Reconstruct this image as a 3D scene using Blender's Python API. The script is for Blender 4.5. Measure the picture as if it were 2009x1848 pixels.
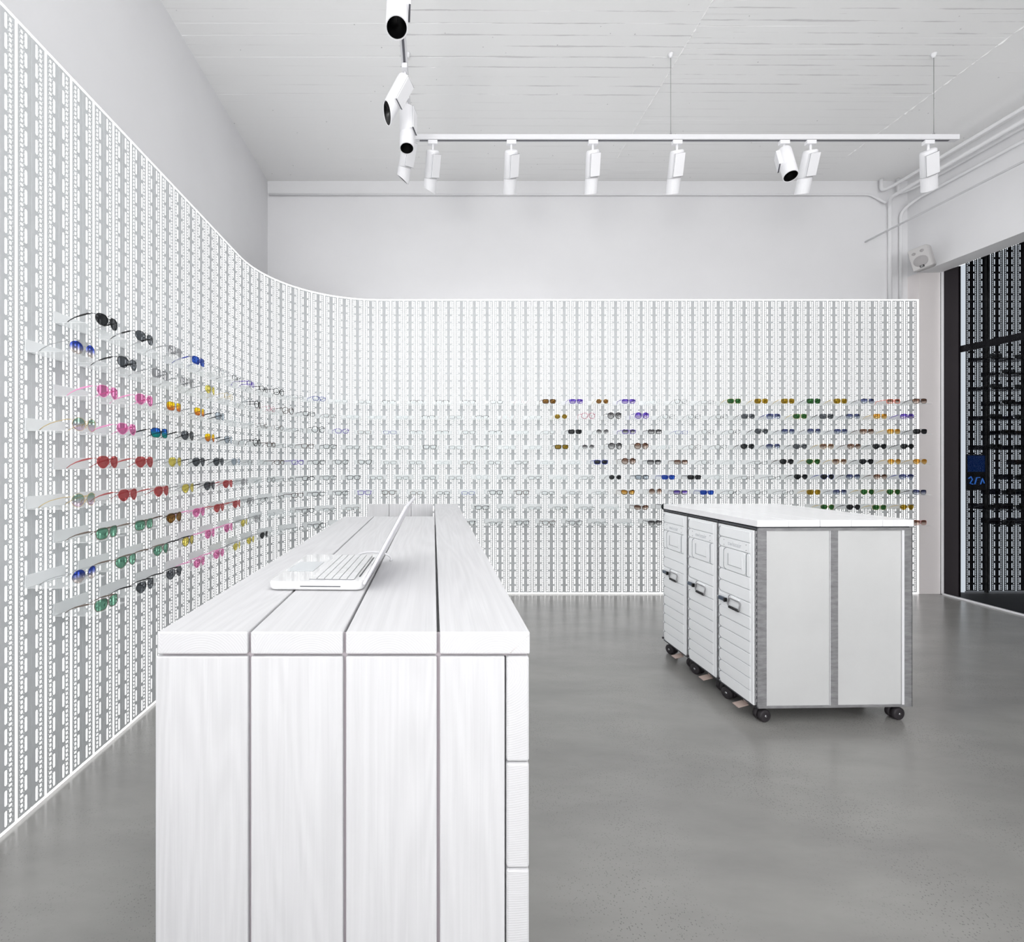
import bpy, bmesh, math, random
from mathutils import Vector, Matrix, Euler
random.seed(7)
PI = math.pi
S = bpy.context.scene
C = S.collection
for o in list(bpy.data.objects): bpy.data.objects.remove(o)

# ------------------------------------------------------------------ camera, light, exposure
E = 1.385                      # eye height
F = 922.0                      # focal length in pixels of a 2009 px wide frame
cam = bpy.data.cameras.new('camera'); cam.sensor_fit = 'HORIZONTAL'; cam.sensor_width = 36.0
cam.lens = F / 2009 * 36.0
cam.shift_x = (1004.5 - 850) / 2009
cam.shift_y = (905 - 924) / 2009
cam.clip_start = 0.05; cam.clip_end = 100
co = bpy.data.objects.new('camera', cam); C.objects.link(co)
co.location = (0, 0, E); co.rotation_euler = (PI / 2, 0, 0)
S.camera = co
S.view_settings.view_transform = 'Standard'; S.view_settings.look = 'None'
S.view_settings.gamma = 1; S.view_settings.use_curve_mapping = False
S.view_settings.exposure = 0.12
w = bpy.data.worlds.new('daylight'); S.world = w; w.use_nodes = True
w.node_tree.nodes['Background'].inputs[0].default_value = (0.96, 0.97, 1.0, 1)
w.node_tree.nodes['Background'].inputs[1].default_value = 1.0
def area(name, loc, rot, sx, sy, power, col=(1, 1, 1)):
    l = bpy.data.lights.new(name, 'AREA'); l.shape = 'RECTANGLE'; l.size = sx; l.size_y = sy
    l.energy = power; l.color = col
    o = bpy.data.objects.new(name, l); C.objects.link(o); o.location = loc; o.rotation_euler = rot
    return o
# daylight through the shop window behind the camera
area('shop_window_daylight', (2.2, -3.4, 2.1), (PI / 2 + 1.0, 0, 0), 5.4, 2.6, 142, (1.0, 0.995, 0.985))
area('side_fill_light', (-1.72, -2.4, 1.9), (PI / 2 + 0.8, 0, -PI / 2 + .12), 2.2, 2.2, 300, (1.0, 0.995, 0.985))  # added fill light to brighten the right side; no window there
# added unseen fill light over the front of the shop, above and behind the camera
area('overhead_fill_light', (1.6, 0.2, 4.34), (0, 0, 0), 5.6, 4.4, 40, (1.0, 1.0, 1.0))

# ------------------------------------------------------------------ tagging
def tag(o, label=None, cat=None, group=None, kind=None):
    if label: o['label'] = label
    if cat: o['category'] = cat
    if group: o['group'] = group
    if kind: o['kind'] = kind
    return o
def empty(name, loc=(0, 0, 0), rz=0.0):
    o = bpy.data.objects.new(name, None); C.objects.link(o)
    o.location = loc; o.rotation_euler = (0, 0, rz); o.empty_display_size = 0.05
    return o

# ------------------------------------------------------------------ mesh collector
class MB:
    def __init__(s): s.v = []; s.f = []; s.sm = []
    def add(s, vs, fs, smooth=False, M=None):
        b = len(s.v)
        s.v += [tuple(M @ Vector(v)) if M is not None else tuple(v) for v in vs]
        s.f += [tuple(i + b for i in f) for f in fs]; s.sm += [smooth] * len(fs)
        return s
    def box(s, x0, x1, y0, y1, z0, z1, M=None):
        vs = [(x0,y0,z0),(x1,y0,z0),(x1,y1,z0),(x0,y1,z0),(x0,y0,z1),(x1,y0,z1),(x1,y1,z1),(x0,y1,z1)]
        return s.add(vs, [(0,3,2,1),(4,5,6,7),(0,1,5,4),(1,2,6,5),(2,3,7,6),(3,0,4,7)], False, M)
    def rbox(s, x0, x1, y0, y1, z0, z1, r, seg=2, M=None):
        bm = bmesh.new(); bmesh.ops.create_cube(bm, size=1)
        for v in bm.verts:
            v.co = Vector(((x0+x1)/2 + v.co.x*(x1-x0), (y0+y1)/2 + v.co.y*(y1-y0), (z0+z1)/2 + v.co.z*(z1-z0)))
        bmesh.ops.bevel(bm, geom=list(bm.edges), offset=r, segments=seg, affect='EDGES', profile=0.5)
        bm.verts.index_update()
        s.add([v.co.copy() for v in bm.verts], [[v.index for v in f.verts] for f in bm.faces], False, M); bm.free()
        return s
    def tube(s, pts, r, n=8, caps=True, M=None, closed=False, ry=None):
        P = [Vector(p) for p in pts]; m = len(P); vs = []; fs = []
        up = None
        for i, p in enumerate(P):
            if closed: d = P[(i+1) % m] - P[i-1]
            else: d = P[min(i+1, m-1)] - P[max(i-1, 0)]
            d.normalize()
            if up is None:
                up = Vector((0, 0, 1)) if abs(d.z) < 0.9 else Vector((1, 0, 0))
            a = d.cross(up); a.normalize(); b = a.cross(d); b.normalize(); up = b
            rr = r[i] if isinstance(r, (list, tuple)) else r
            for k in range(n):
                t = 2 * PI * k / n
                vs.append(p + a * math.cos(t) * rr + b * math.sin(t) * (rr if ry is None else (ry[i] if isinstance(ry, (list, tuple)) else ry)))
        for i in range(m if closed else m - 1):
            for k in range(n):
                a0 = i*n + k; a1 = i*n + (k+1) % n; b0 = ((i+1) % m)*n + k; b1 = ((i+1) % m)*n + (k+1) % n
                fs.append((a0, a1, b1, b0))
        if caps and not closed:
            fs.append(tuple(reversed(range(n)))); fs.append(tuple((m-1)*n + k for k in range(n)))
        return s.add(vs, fs, True, M)
    def lathe(s, prof, n=24, M=None, smooth=True):     # profile of (r, z), around z
        vs = []; fs = []
        for r, z in prof:
            for k in range(n):
                t = 2*PI*k/n; vs.append((r*math.cos(t), r*math.sin(t), z))
        for i in range(len(prof)-1):
            for k in range(n):
                fs.append((i*n+k, i*n+(k+1) % n, (i+1)*n+(k+1) % n, (i+1)*n+k))
        fs.append(tuple(reversed(range(n)))); fs.append(tuple((len(prof)-1)*n+k for k in range(n)))
        return s.add(vs, fs, smooth, M)
    def mesh(s, name, mat=None):
        me = bpy.data.meshes.new(name); me.from_pydata([tuple(v) for v in s.v], [], s.f); me.update()
        for p, k in zip(me.polygons, s.sm): p.use_smooth = k
        if mat: me.materials.append(mat)
        return me
    def build(s, name, mat, parent=None):
        o = bpy.data.objects.new(name, s.mesh(name, mat)); C.objects.link(o)
        if parent: o.parent = parent
        return o
def inst(name, me, mat=None, parent=None):
    o = bpy.data.objects.new(name, me); C.objects.link(o)
    if parent: o.parent = parent
    if mat:
        o.material_slots[0].link = 'OBJECT'; o.material_slots[0].material = mat
    return o

# ------------------------------------------------------------------ materials
def srgb(r, g, b):
    f = lambda c: (c/255/12.92) if c/255 <= 0.04045 else ((c/255+0.055)/1.055)**2.4
    return (f(r), f(g), f(b), 1)
def mat(name, col, rough=0.5, metal=0.0, spec=0.5, coat=0.0):
    m = bpy.data.materials.new(name); m.use_nodes = True
    b = m.node_tree.nodes['Principled BSDF']
    b.inputs['Base Color'].default_value = col; b.inputs['Roughness'].default_value = rough
    b.inputs['Metallic'].default_value = metal; b.inputs['Specular IOR Level'].default_value = spec
    b.inputs['Coat Weight'].default_value = coat
    return m
def N(m, t, **kw):
    n = m.node_tree.nodes.new(t)
    for k, v in kw.items():
        if k in n.inputs: n.inputs[k].default_value = v
        else: setattr(n, k, v)
    return n
def L(m, a, b): m.node_tree.links.new(a, b)
def bsdf(m): return m.node_tree.nodes['Principled BSDF']
def noisy(m, c1, c2, scale=5, detail=6, bump=0.0, bdist=0.002, bscale=None, stretch=(1, 1, 1), rough2=None, lo=0.3, hi=0.7):
    tc = N(m, 'ShaderNodeTexCoord'); mp = N(m, 'ShaderNodeMapping'); mp.inputs['Scale'].default_value = stretch
    L(m, tc.outputs['Object'], mp.inputs['Vector'])
    nz = N(m, 'ShaderNodeTexNoise', Scale=scale, Detail=detail, Roughness=0.6); L(m, mp.outputs[0], nz.inputs['Vector'])
    rp = N(m, 'ShaderNodeValToRGB'); rp.color_ramp.elements[0].position = lo; rp.color_ramp.elements[1].position = hi
    rp.color_ramp.elements[0].color = c1; rp.color_ramp.elements[1].color = c2
    L(m, nz.outputs['Fac'], rp.inputs[0]); L(m, rp.outputs[0], bsdf(m).inputs['Base Color'])
    if bump:
        n2 = N(m, 'ShaderNodeTexNoise', Scale=bscale or scale*6, Detail=4); L(m, mp.outputs[0], n2.inputs['Vector'])
        bp = N(m, 'ShaderNodeBump', Strength=bump, Distance=bdist); L(m, n2.outputs['Fac'], bp.inputs['Height'])
        L(m, bp.outputs[0], bsdf(m).inputs['Normal'])
    return m

M_wall = noisy(mat('wall_paint', srgb(246, 246, 247), 0.75, spec=0.2), srgb(232, 232, 234), srgb(235, 235, 237), 2, 4, bump=0.15, bdist=0.002, bscale=60)
# ceiling: painted board-marked concrete
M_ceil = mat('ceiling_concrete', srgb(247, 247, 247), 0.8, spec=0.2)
def ceil_nodes(m):
    tc = N(m, 'ShaderNodeTexCoord')
    mp = N(m, 'ShaderNodeMapping'); mp.inputs['Scale'].default_value = (2.5, 6, 1); L(m, tc.outputs['Object'], mp.inputs[0])
    nz = N(m, 'ShaderNodeTexNoise', Scale=4, Detail=8, Roughness=0.65); L(m, mp.outputs[0], nz.inputs['Vector'])
    n2 = N(m, 'ShaderNodeTexNoise', Scale=55, Detail=6); L(m, tc.outputs['Object'], n2.inputs['Vector'])
    ad = N(m, 'ShaderNodeMath', operation='MULTIPLY_ADD'); ad.inputs[1].default_value = 0.25
    L(m, n2.outputs['Fac'], ad.inputs[0]); L(m, nz.outputs['Fac'], ad.inputs[2])
    bp = N(m, 'ShaderNodeBump', Strength=0.28, Distance=0.004); L(m, ad.outputs[0], bp.inputs['Height'])
    L(m, bp.outputs[0], bsdf(m).inputs['Normal'])
    # small pock marks
    vo = N(m, 'ShaderNodeTexVoronoi', Scale=9); L(m, tc.outputs['Object'], vo.inputs['Vector'])
    rp = N(m, 'ShaderNodeValToRGB'); rp.color_ramp.elements[0].position = 0.03; rp.color_ramp.elements[1].position = 0.05
    rp.color_ramp.elements[0].color = srgb(196, 195, 196); rp.color_ramp.elements[1].color = srgb(247, 247, 247)
    L(m, vo.outputs['Distance'], rp.inputs[0])
    # painted shade: grey, ragged lines along the joints between the shuttering boards
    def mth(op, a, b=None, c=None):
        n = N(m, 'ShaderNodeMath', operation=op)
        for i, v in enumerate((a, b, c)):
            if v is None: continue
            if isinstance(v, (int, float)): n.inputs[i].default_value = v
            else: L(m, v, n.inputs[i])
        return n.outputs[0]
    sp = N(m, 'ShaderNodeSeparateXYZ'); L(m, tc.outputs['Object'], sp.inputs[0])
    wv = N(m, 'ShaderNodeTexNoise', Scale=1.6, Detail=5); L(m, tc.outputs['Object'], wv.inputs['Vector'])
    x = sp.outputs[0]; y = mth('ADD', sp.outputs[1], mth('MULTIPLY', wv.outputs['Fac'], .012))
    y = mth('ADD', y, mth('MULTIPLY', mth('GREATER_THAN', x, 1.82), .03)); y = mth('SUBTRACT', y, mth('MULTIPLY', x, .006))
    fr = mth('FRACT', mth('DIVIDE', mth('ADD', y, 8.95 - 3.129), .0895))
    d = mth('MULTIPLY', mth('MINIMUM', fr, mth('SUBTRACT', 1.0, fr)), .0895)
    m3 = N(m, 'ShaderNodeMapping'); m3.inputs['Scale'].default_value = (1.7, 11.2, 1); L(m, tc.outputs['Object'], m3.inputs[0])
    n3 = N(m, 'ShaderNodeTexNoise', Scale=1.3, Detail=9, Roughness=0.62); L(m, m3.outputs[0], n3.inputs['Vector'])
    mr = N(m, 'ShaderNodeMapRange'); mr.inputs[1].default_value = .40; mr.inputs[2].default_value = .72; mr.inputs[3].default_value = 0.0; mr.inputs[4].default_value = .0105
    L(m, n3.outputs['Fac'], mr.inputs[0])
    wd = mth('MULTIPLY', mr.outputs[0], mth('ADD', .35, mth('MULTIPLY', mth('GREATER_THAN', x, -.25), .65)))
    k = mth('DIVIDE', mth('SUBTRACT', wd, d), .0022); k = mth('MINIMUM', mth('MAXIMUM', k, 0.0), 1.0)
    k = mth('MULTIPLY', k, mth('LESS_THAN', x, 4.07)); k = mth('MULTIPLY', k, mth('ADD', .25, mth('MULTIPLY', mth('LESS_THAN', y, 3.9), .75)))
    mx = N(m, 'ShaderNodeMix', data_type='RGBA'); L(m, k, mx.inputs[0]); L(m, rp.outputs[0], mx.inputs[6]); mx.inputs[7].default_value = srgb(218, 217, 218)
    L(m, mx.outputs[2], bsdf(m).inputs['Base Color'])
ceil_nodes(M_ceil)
# floor: sealed grey concrete
M_floor = mat('floor_concrete', srgb(150, 149, 147), 0.34, spec=0.7)
def floor_nodes(m):
    tc = N(m, 'ShaderNodeTexCoord')
    mp = N(m, 'ShaderNodeMapping'); mp.inputs['Scale'].default_value = (0.7, 2.0, 1); mp.inputs['Rotation'].default_value = (0, 0, 0.5)
    L(m, tc.outputs['Object'], mp.inputs[0])
    n1 = N(m, 'ShaderNodeTexNoise', Scale=1.3, Detail=9, Roughness=0.62); L(m, mp.outputs[0], n1.inputs['Vector'])
    rp = N(m, 'ShaderNodeValToRGB'); rp.color_ramp.elements[0].position = 0.3; rp.color_ramp.elements[1].position = 0.7
    rp.color_ramp.elements[0].color = srgb(130, 129, 127); rp.color_ramp.elements[1].color = srgb(150, 149, 146)
    L(m, n1.outputs['Fac'], rp.inputs[0])
    vo = N(m, 'ShaderNodeTexVoronoi', Scale=115); L(m, tc.outputs['Object'], vo.inputs['Vector'])
    vr = N(m, 'ShaderNodeValToRGB'); vr.color_ramp.elements[0].position = 0.14; vr.color_ramp.elements[1].position = 0.26
    L(m, vo.outputs['Distance'], vr.inputs[0])
    n3 = N(m, 'ShaderNodeTexNoise', Scale=2.2, Detail=3); L(m, tc.outputs['Object'], n3.inputs['Vector'])
    r3 = N(m, 'ShaderNodeValToRGB'); r3.color_ramp.elements[0].position = 0.42; r3.color_ramp.elements[1].position = 0.62
    L(m, n3.outputs['Fac'], r3.inputs[0])
    inv = N(m, 'ShaderNodeMath', operation='SUBTRACT'); inv.inputs[0].default_value = 1.0; L(m, vr.outputs[0], inv.inputs[1])
    mu = N(m, 'ShaderNodeMath', operation='MULTIPLY'); L(m, inv.outputs[0], mu.inputs[0]); L(m, r3.outputs[0], mu.inputs[1])
    m2 = N(m, 'ShaderNodeMath', operation='MULTIPLY'); L(m, mu.outputs[0], m2.inputs[0]); m2.inputs[1].default_value = 0.8
    mx = N(m, 'ShaderNodeMix', data_type='RGBA'); L(m, m2.outputs[0], mx.inputs[0]); L(m, rp.outputs[0], mx.inputs[6])
    mx.inputs[7].default_value = srgb(96, 95, 94); L(m, mx.outputs[2], bsdf(m).inputs['Base Color'])
    n4 = N(m, 'ShaderNodeTexNoise', Scale=3.5, Detail=7); L(m, mp.outputs[0], n4.inputs['Vector'])
    mr = N(m, 'ShaderNodeMapRange'); mr.inputs[3].default_value = 0.16; mr.inputs[4].default_value = 0.30
    L(m, n4.outputs['Fac'], mr.inputs[0]); L(m, mr.outputs[0], bsdf(m).inputs['Roughness'])
    n5 = N(m, 'ShaderNodeTexNoise', Scale=130, Detail=4); L(m, tc.outputs['Object'], n5.inputs['Vector'])
    bp = N(m, 'ShaderNodeBump', Strength=0.12, Distance=0.001); L(m, n5.outputs['Fac'], bp.inputs['Height'])
    L(m, bp.outputs[0], bsdf(m).inputs['Normal'])
floor_nodes(M_floor)
# white painted timber, grain running along a chosen axis
def wood(name, axis, col=(207, 207, 209), c2=(216, 216, 218)):
    m = mat(name, srgb(*col), 0.55, spec=0.35)
    tc = N(m, 'ShaderNodeTexCoord'); mp = N(m, 'ShaderNodeMapping')
    sc = [120, 120, 120]; sc[axis] = 2.6; mp.inputs['Scale'].default_value = sc
    L(m, tc.outputs['Object'], mp.inputs[0])
    nz = N(m, 'ShaderNodeTexNoise', Scale=1.0, Detail=3, Distortion=0.8); L(m, mp.outputs[0], nz.inputs['Vector'])
    mp2 = N(m, 'ShaderNodeMapping'); s2 = [9, 9, 9]; s2[axis] = 0.8; mp2.inputs['Scale'].default_value = s2
    L(m, tc.outputs['Object'], mp2.inputs[0])
    n2 = N(m, 'ShaderNodeTexNoise', Scale=1.0, Detail=1.0, Distortion=0.3); L(m, mp2.outputs[0], n2.inputs['Vector'])
    mu = N(m, 'ShaderNodeMath', operation='MULTIPLY'); mu.inputs[1].default_value = 75; L(m, n2.outputs['Fac'], mu.inputs[0])
    sn = N(m, 'ShaderNodeMath', operation='SINE'); L(m, mu.outputs[0], sn.inputs[0])
    ad = N(m, 'ShaderNodeMath', operation='MULTIPLY_ADD'); ad.inputs[1].default_value = 0.13
    L(m, sn.outputs[0], ad.inputs[0]); L(m, nz.outputs['Fac'], ad.inputs[2])
    hgt = ad.outputs[0]
    if axis == 1:       # growth rings on the sawn ends
        def mt(op, a, b=None):
            n = N(m, 'ShaderNodeMath', operation=op)
            for i, v in enumerate((a, b)):
                if v is None: continue
                if isinstance(v, (int, float)): n.inputs[i].default_value = v
                else: L(m, v, n.inputs[i])
            return n.outputs[0]
        sx = N(m, 'ShaderNodeSeparateXYZ'); L(m, tc.outputs['Object'], sx.inputs[0])
        xx = mt('SUBTRACT', mt('PINGPONG', mt('ADD', sx.outputs[0], 3.05), .17), .07); zz = mt('SUBTRACT', sx.outputs[2], 1.0)
        dd = mt('SQRT', mt('ADD', mt('MULTIPLY', xx, xx), mt('MULTIPLY', zz, zz)))
        ds = mt('ADD', mt('MULTIPLY', dd, 1500), mt('MULTIPLY', n2.outputs['Fac'], 14)); rg = mt('MULTIPLY', mt('SINE', ds), .16)
        ge = N(m, 'ShaderNodeNewGeometry'); sn2 = N(m, 'ShaderNodeSeparateXYZ'); L(m, ge.outputs['Normal'], sn2.inputs[0])
        en = mt('GREATER_THAN', mt('ABSOLUTE', sn2.outputs[1]), .9)
        mxh = N(m, 'ShaderNodeMix', data_type='FLOAT'); L(m, en, mxh.inputs[0]); L(m, hgt, mxh.inputs[2]); L(m, mt('ADD', rg, .5), mxh.inputs[3])
        hgt = mxh.outputs[0]
    bp = N(m, 'ShaderNodeBump', Strength=0.45, Distance=0.0010); L(m, hgt, bp.inputs['Height'])
    L(m, bp.outputs[0], bsdf(m).inputs['Normal'])
    rp = N(m, 'ShaderNodeValToRGB'); rp.color_ramp.elements[0].position = 0.25; rp.color_ramp.elements[1].position = 0.75
    rp.color_ramp.elements[0].color = srgb(*col); rp.color_ramp.elements[1].color = srgb(*c2)
    L(m, hgt, rp.inputs[0]); L(m, rp.outputs[0], bsdf(m).inputs['Base Color'])
    return m
W_y = wood('white_painted_timber_lengthwise', 1); W_z = wood('white_painted_timber_upright', 2)
W_x = wood('white_painted_timber_crosswise', 0)
def steel(name, col, rough, metal=0.0):
    return noisy(mat(name, srgb(*col), rough, metal), srgb(*[c-3 for c in col]), srgb(*[min(255, c+3) for c in col]), 8, 4)
M_upright = steel('galvanised_upright', (205, 208, 210), 0.5)
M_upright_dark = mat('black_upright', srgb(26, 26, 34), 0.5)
def emis(name, col, st):
    m = bpy.data.materials.new(name); m.use_nodes = True; nt = m.node_tree; nt.nodes.clear()
    e = nt.nodes.new('ShaderNodeEmission'); e.inputs[0].default_value = col; e.inputs[1].default_value = st
    o = nt.nodes.new('ShaderNodeOutputMaterial'); nt.links.new(e.outputs[0], o.inputs[0]); return m
M_light = emis('light_box_glow', (1, 1, 1, 1), 2.1)
M_light_dim = emis('dim_light_box_glow', (0.90, 0.96, 0.97, 1), 1.6)
M_white = mat('white_lacquer', srgb(238, 238, 241), 0.45)
M_track = mat('white_rail', srgb(226, 226, 229), 0.5)
M_slot = mat('dark_conductor_slot', srgb(95, 95, 102), 0.5)
M_black = mat('black', srgb(10, 10, 11), 0.35)
M_dark = mat('charcoal_rubber', srgb(44, 40, 44), 0.55)
M_alu = noisy(mat('worn_aluminium', srgb(132, 132, 134), 0.42, metal=0.25), srgb(128, 128, 130), srgb(166, 166, 168), 14, 8, bump=0.1, bdist=0.001, bscale=60, stretch=(1, 1, 4))
M_edge = mat('dark_steel_edge', srgb(70, 72, 78), 0.4, metal=0.3)
M_panel = noisy(mat('white_side_panel', srgb(208, 209, 209), 0.5), srgb(205, 206, 206), srgb(212, 213, 213), 3, 5, bump=0.2, bdist=0.001, bscale=140)
M_door = mat('white_door_sheet', srgb(250, 252, 254), 0.28)
M_cable = mat('steel_cable', srgb(140, 140, 140), 0.4, metal=0.6)
M_chrome = mat('chrome', srgb(200, 202, 205), 0.2, metal=1.0)
M_letter = mat('pale_grey_letters', srgb(214, 217, 221), 0.4)
M_shade_line = mat('shade_line_grey', srgb(128, 132, 138), 0.5)
M_tan = mat('tan_pedal', srgb(176, 158, 150), 0.5)
M_navy = mat('slate_blue_lever', srgb(62, 76, 94), 0.35)
M_aub = mat('aubergine_frame', srgb(22, 14, 22), 0.6)
M_soffit = mat('grey_reveal_paint', srgb(238, 233, 233), 0.8, spec=0.2)
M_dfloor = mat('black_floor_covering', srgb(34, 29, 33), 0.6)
M_speaker = mat('light_grey_speaker', srgb(196, 194, 194), 0.55)
M_grille = mat('speaker_grille', srgb(168, 165, 166), 0.7)

def glassy(name, tint, fac, col, rough=0.05):
    """thin tinted sheet: mostly see-through, partly coloured surface"""
    m = bpy.data.materials.new(name); m.use_nodes = True; nt = m.node_tree
    b = nt.nodes['Principled BSDF']; b.inputs['Base Color'].default_value = col; b.inputs['Roughness'].default_value = rough
    t = nt.nodes.new('ShaderNodeBsdfTransparent'); t.inputs[0].default_value = tint
    mx = nt.nodes.new('ShaderNodeMixShader'); mx.inputs[0].default_value = fac
    nt.links.new(t.outputs[0], mx.inputs[1]); nt.links.new(b.outputs[0], mx.inputs[2])
    nt.links.new(mx.outputs[0], nt.nodes['Material Output'].inputs[0]); return m
def gradlens(name, top, bot, fac=0.35):
    m = glassy(name, top, fac, top)
    tc = N(m, 'ShaderNodeTexCoord'); sp = N(m, 'ShaderNodeSeparateXYZ'); L(m, tc.outputs['Generated'], sp.inputs[0])
    rp = N(m, 'ShaderNodeValToRGB'); rp.color_ramp.elements[0].position = 0.25; rp.color_ramp.elements[1].position = 0.75
    rp.color_ramp.elements[0].color = bot; rp.color_ramp.elements[1].color = top
    L(m, sp.outputs[2], rp.inputs[0])
    for n in m.node_tree.nodes:
        if n.type == 'BSDF_TRANSPARENT': L(m, rp.outputs[0], n.inputs[0])
    L(m, rp.outputs[0], bsdf(m).inputs['Base Color'])
    return m
M_tray = glassy('clear_acrylic', (0.99, 0.995, 0.995, 1), 0.36, srgb(248, 250, 250), 0.12)
M_plate = mat('frosted_acrylic', srgb(240, 243, 244), 0.4)
M_tray_d = glassy('smoked_acrylic', (0.25, 0.25, 0.3, 1), 0.6, srgb(40, 42, 56), 0.12)
M_glass = glassy('dark_tinted_glass', (0.70, 0.71, 0.74, 1), 0.12, srgb(8, 8, 10), 0.02)

# ------------------------------------------------------------------ room shell
XL, XR, YB, ZC = -1.773, 5.076, 5.03, E + 3.0
YR = -3.6
tag(MB().box(XL-.2, 5.3, YR, YB+.2, -0.12, 0).build('floor', M_floor), kind='structure')
cm = MB()
def band(x0, x1, off, amp, y0=YR, y1=YB):
    y = 3.129 + off - 0.0895 * 70
    while y < y1:
        a, b = max(y, y0), min(y + 0.0895, y1)
        if b > a:
            far = 0.35 if a > 3.75 else 1.0
            # each board sits at its own slightly tilted level, as shuttering leaves it
            h0, h1 = random.random()*amp*far, random.random()*amp*far
            nseg = max(4, int((x1-x0)/.05)); gq = 0.0
            for i in range(nseg):
                u0 = x0 + (x1-x0)*i/nseg; u1 = x0 + (x1-x0)*(i+1)/nseg
                k0 = h0 + (h1-h0)*i/nseg; k1 = h0 + (h1-h0)*(i+1)/nseg
                gq = min(max(gq + random.uniform(-.0022, .0022), -.0030),   .0022 if (u0 > -0.3 and amp > .002) else .0008)
                if random.random() < .06: gq = -.003
                gp = 0 if far < 1 else max(0, gq)
                b = min(y + 0.0895, y1) - gp
                cm.add([(u0,a,ZC-k0),(u1,a,ZC-k1),(u1,b,ZC-k1),(u0,b,ZC-k0),(u0,a,ZC+.1),(u1,a,ZC+.1),(u1,b,ZC+.1),(u0,b,ZC+.1)],
                       [(0,3,2,1),(4,5,6,7),(0,1,5,4),(2,3,7,6)] + ([(3,0,4,7)] if i == 0 else []) + ([(1,2,6,5)] if i == nseg-1 else []))
            # ragged seam of cement that squeezed between two boards
            if far == 1.0 and amp > 0.002:
                x = x0
                while x < x1:
                    ln = random.uniform(0.03, 0.35); e = min(x+ln, x1)
                    if random.random() < (0.05 if x > -0.2 else 0.0):
                        hh = random.uniform(0.001, 0.0025); ww = random.uniform(0.003, 0.009)
                        cm.add([(x,a-.001,ZC-.001),(e,a-.001,ZC-.001),(e,a+ww,ZC-.001),(x,a+ww,ZC-.001),((x+e)/2,a+ww/2,ZC-hh-h0)],
                               [(0,1,4),(1,2,4),(2,3,4),(3,0,4)])
                    x = e
        y += 0.0895
cm.box(XL-.1, 5.4, YR, YB, ZC+.016, ZC+.12)
band(XL-.1, 1.82, 0, 0.0028); band(1.82, 4.07, 0.02, 0.0028); band(4.07, 5.4, 0.05, 0.0008)
for X in (1.82, 4.07):          # joints between the shuttering tables
    y = YR
    while y < 4.6:
        ln = random.uniform(0.02, 0.12)
        cm.add([(X-.004,y,ZC-.001),(X+.004,y,ZC-.001),(X+.004,y+ln,ZC-.001),(X-.004,y+ln,ZC-.001),(X,y+ln/2,ZC-random.uniform(.006,.014))],
               [(0,1,4),(1,2,4),(2,3,4),(3,0,4)]); y += ln
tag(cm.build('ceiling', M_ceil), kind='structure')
tag(MB().box(XL-.2, XL, YR, YB+.2, 0, ZC).build('wall_left', M_wall), kind='structure')
tag(MB().box(XL, XR, YB, YB+.2, 0, ZC).build('wall_back', M_wall), kind='structure')
HO = E + 1.971
wr = MB().box(XR, 5.3, YR, 4.911, HO, ZC).box(XR, 5.3, YR, -1.0, 0, HO)
wr.box(XR, 5.3, 4.911, YB+.2, HO, ZC)
tag(wr.build('wall_right', M_wall), kind='structure')
tag(MB().box(XL-.2, 5.3, YR-.2, YR, 0, .95).box(XL-.2, 5.3, YR-.2, YR, 3.6, ZC).box(XL-.2, -1.2, YR-.2, YR, .95, 3.6).box(4.4, 5.3, YR-.2, YR, .95, 3.6).build('wall_rear', M_wall), kind='structure')
tag(MB().box(XR, 5.3, 4.911, YB+.2, 0, HO).build('wall_right_pier', M_soffit), kind='structure')
tag(MB().box(5.3, 5.325, 4.88, 4.905, 0, HO).build('trim_1', M_white), kind='structure')
tag(MB().box(5.285, 5.305, -1.0, 4.88, 0.0, 0.014).build('trim_2', M_white), kind='structure')
# dark display room behind the tinted glazing
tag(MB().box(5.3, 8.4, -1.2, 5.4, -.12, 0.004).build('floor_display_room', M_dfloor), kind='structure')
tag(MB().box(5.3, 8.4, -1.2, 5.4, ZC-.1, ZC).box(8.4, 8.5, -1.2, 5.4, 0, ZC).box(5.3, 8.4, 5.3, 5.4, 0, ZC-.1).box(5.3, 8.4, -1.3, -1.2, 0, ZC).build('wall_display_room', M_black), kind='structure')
wn = empty('window_1', (5.31, 0, 0)); tag(wn, kind='structure')
def wpart(name, mb, m): o = mb.build(name, m, wn); return o
wpart('glass_pane', MB().box(0.0, 0.008, -1.0, 4.744, 0.016, HO), M_glass)
wpart('window_frame', MB().box(-.008, .016, 4.745, 4.879, 0.016, HO).box(0.009, .022, -1.0, 4.745, E+1.100, E+1.165), M_aub)

# ------------------------------------------------------------------ curved wall of slotted uprights
Zb, R = 4.911, 1.047
X0, Y0, YC, XC = -1.59, 1.7917, 3.864, -0.543
PL, PBk = 0.1361, 0.1342
L1 = YC - Y0; L2 = R*PI/2; KS = (L1 + L2)/PL
def path(k):
    """position on the display wall, inward normal; k counts the gaps between uprights"""
    s = k*PL if k <= KS else (L1+L2) + (k-KS)*PBk
    # the back run is anchored on the gap at X = 1.167 (k = 40)
    if s <= L1: return Vector((X0, Y0+s)), Vector((1, 0))
    if s <= L1+L2:
        t = (s-L1)/R
        return Vector((XC - R*math.cos(t), YC + R*math.sin(t))), Vector((math.cos(t), -math.sin(t)))
    return Vector((1.167 + (k-40)*PBk, Zb)), Vector((0, -1))
def rot_of(n): return math.atan2(-n.x, n.y)
QV = 0.0762; NP = 40; ZU0 = 0.016
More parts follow.
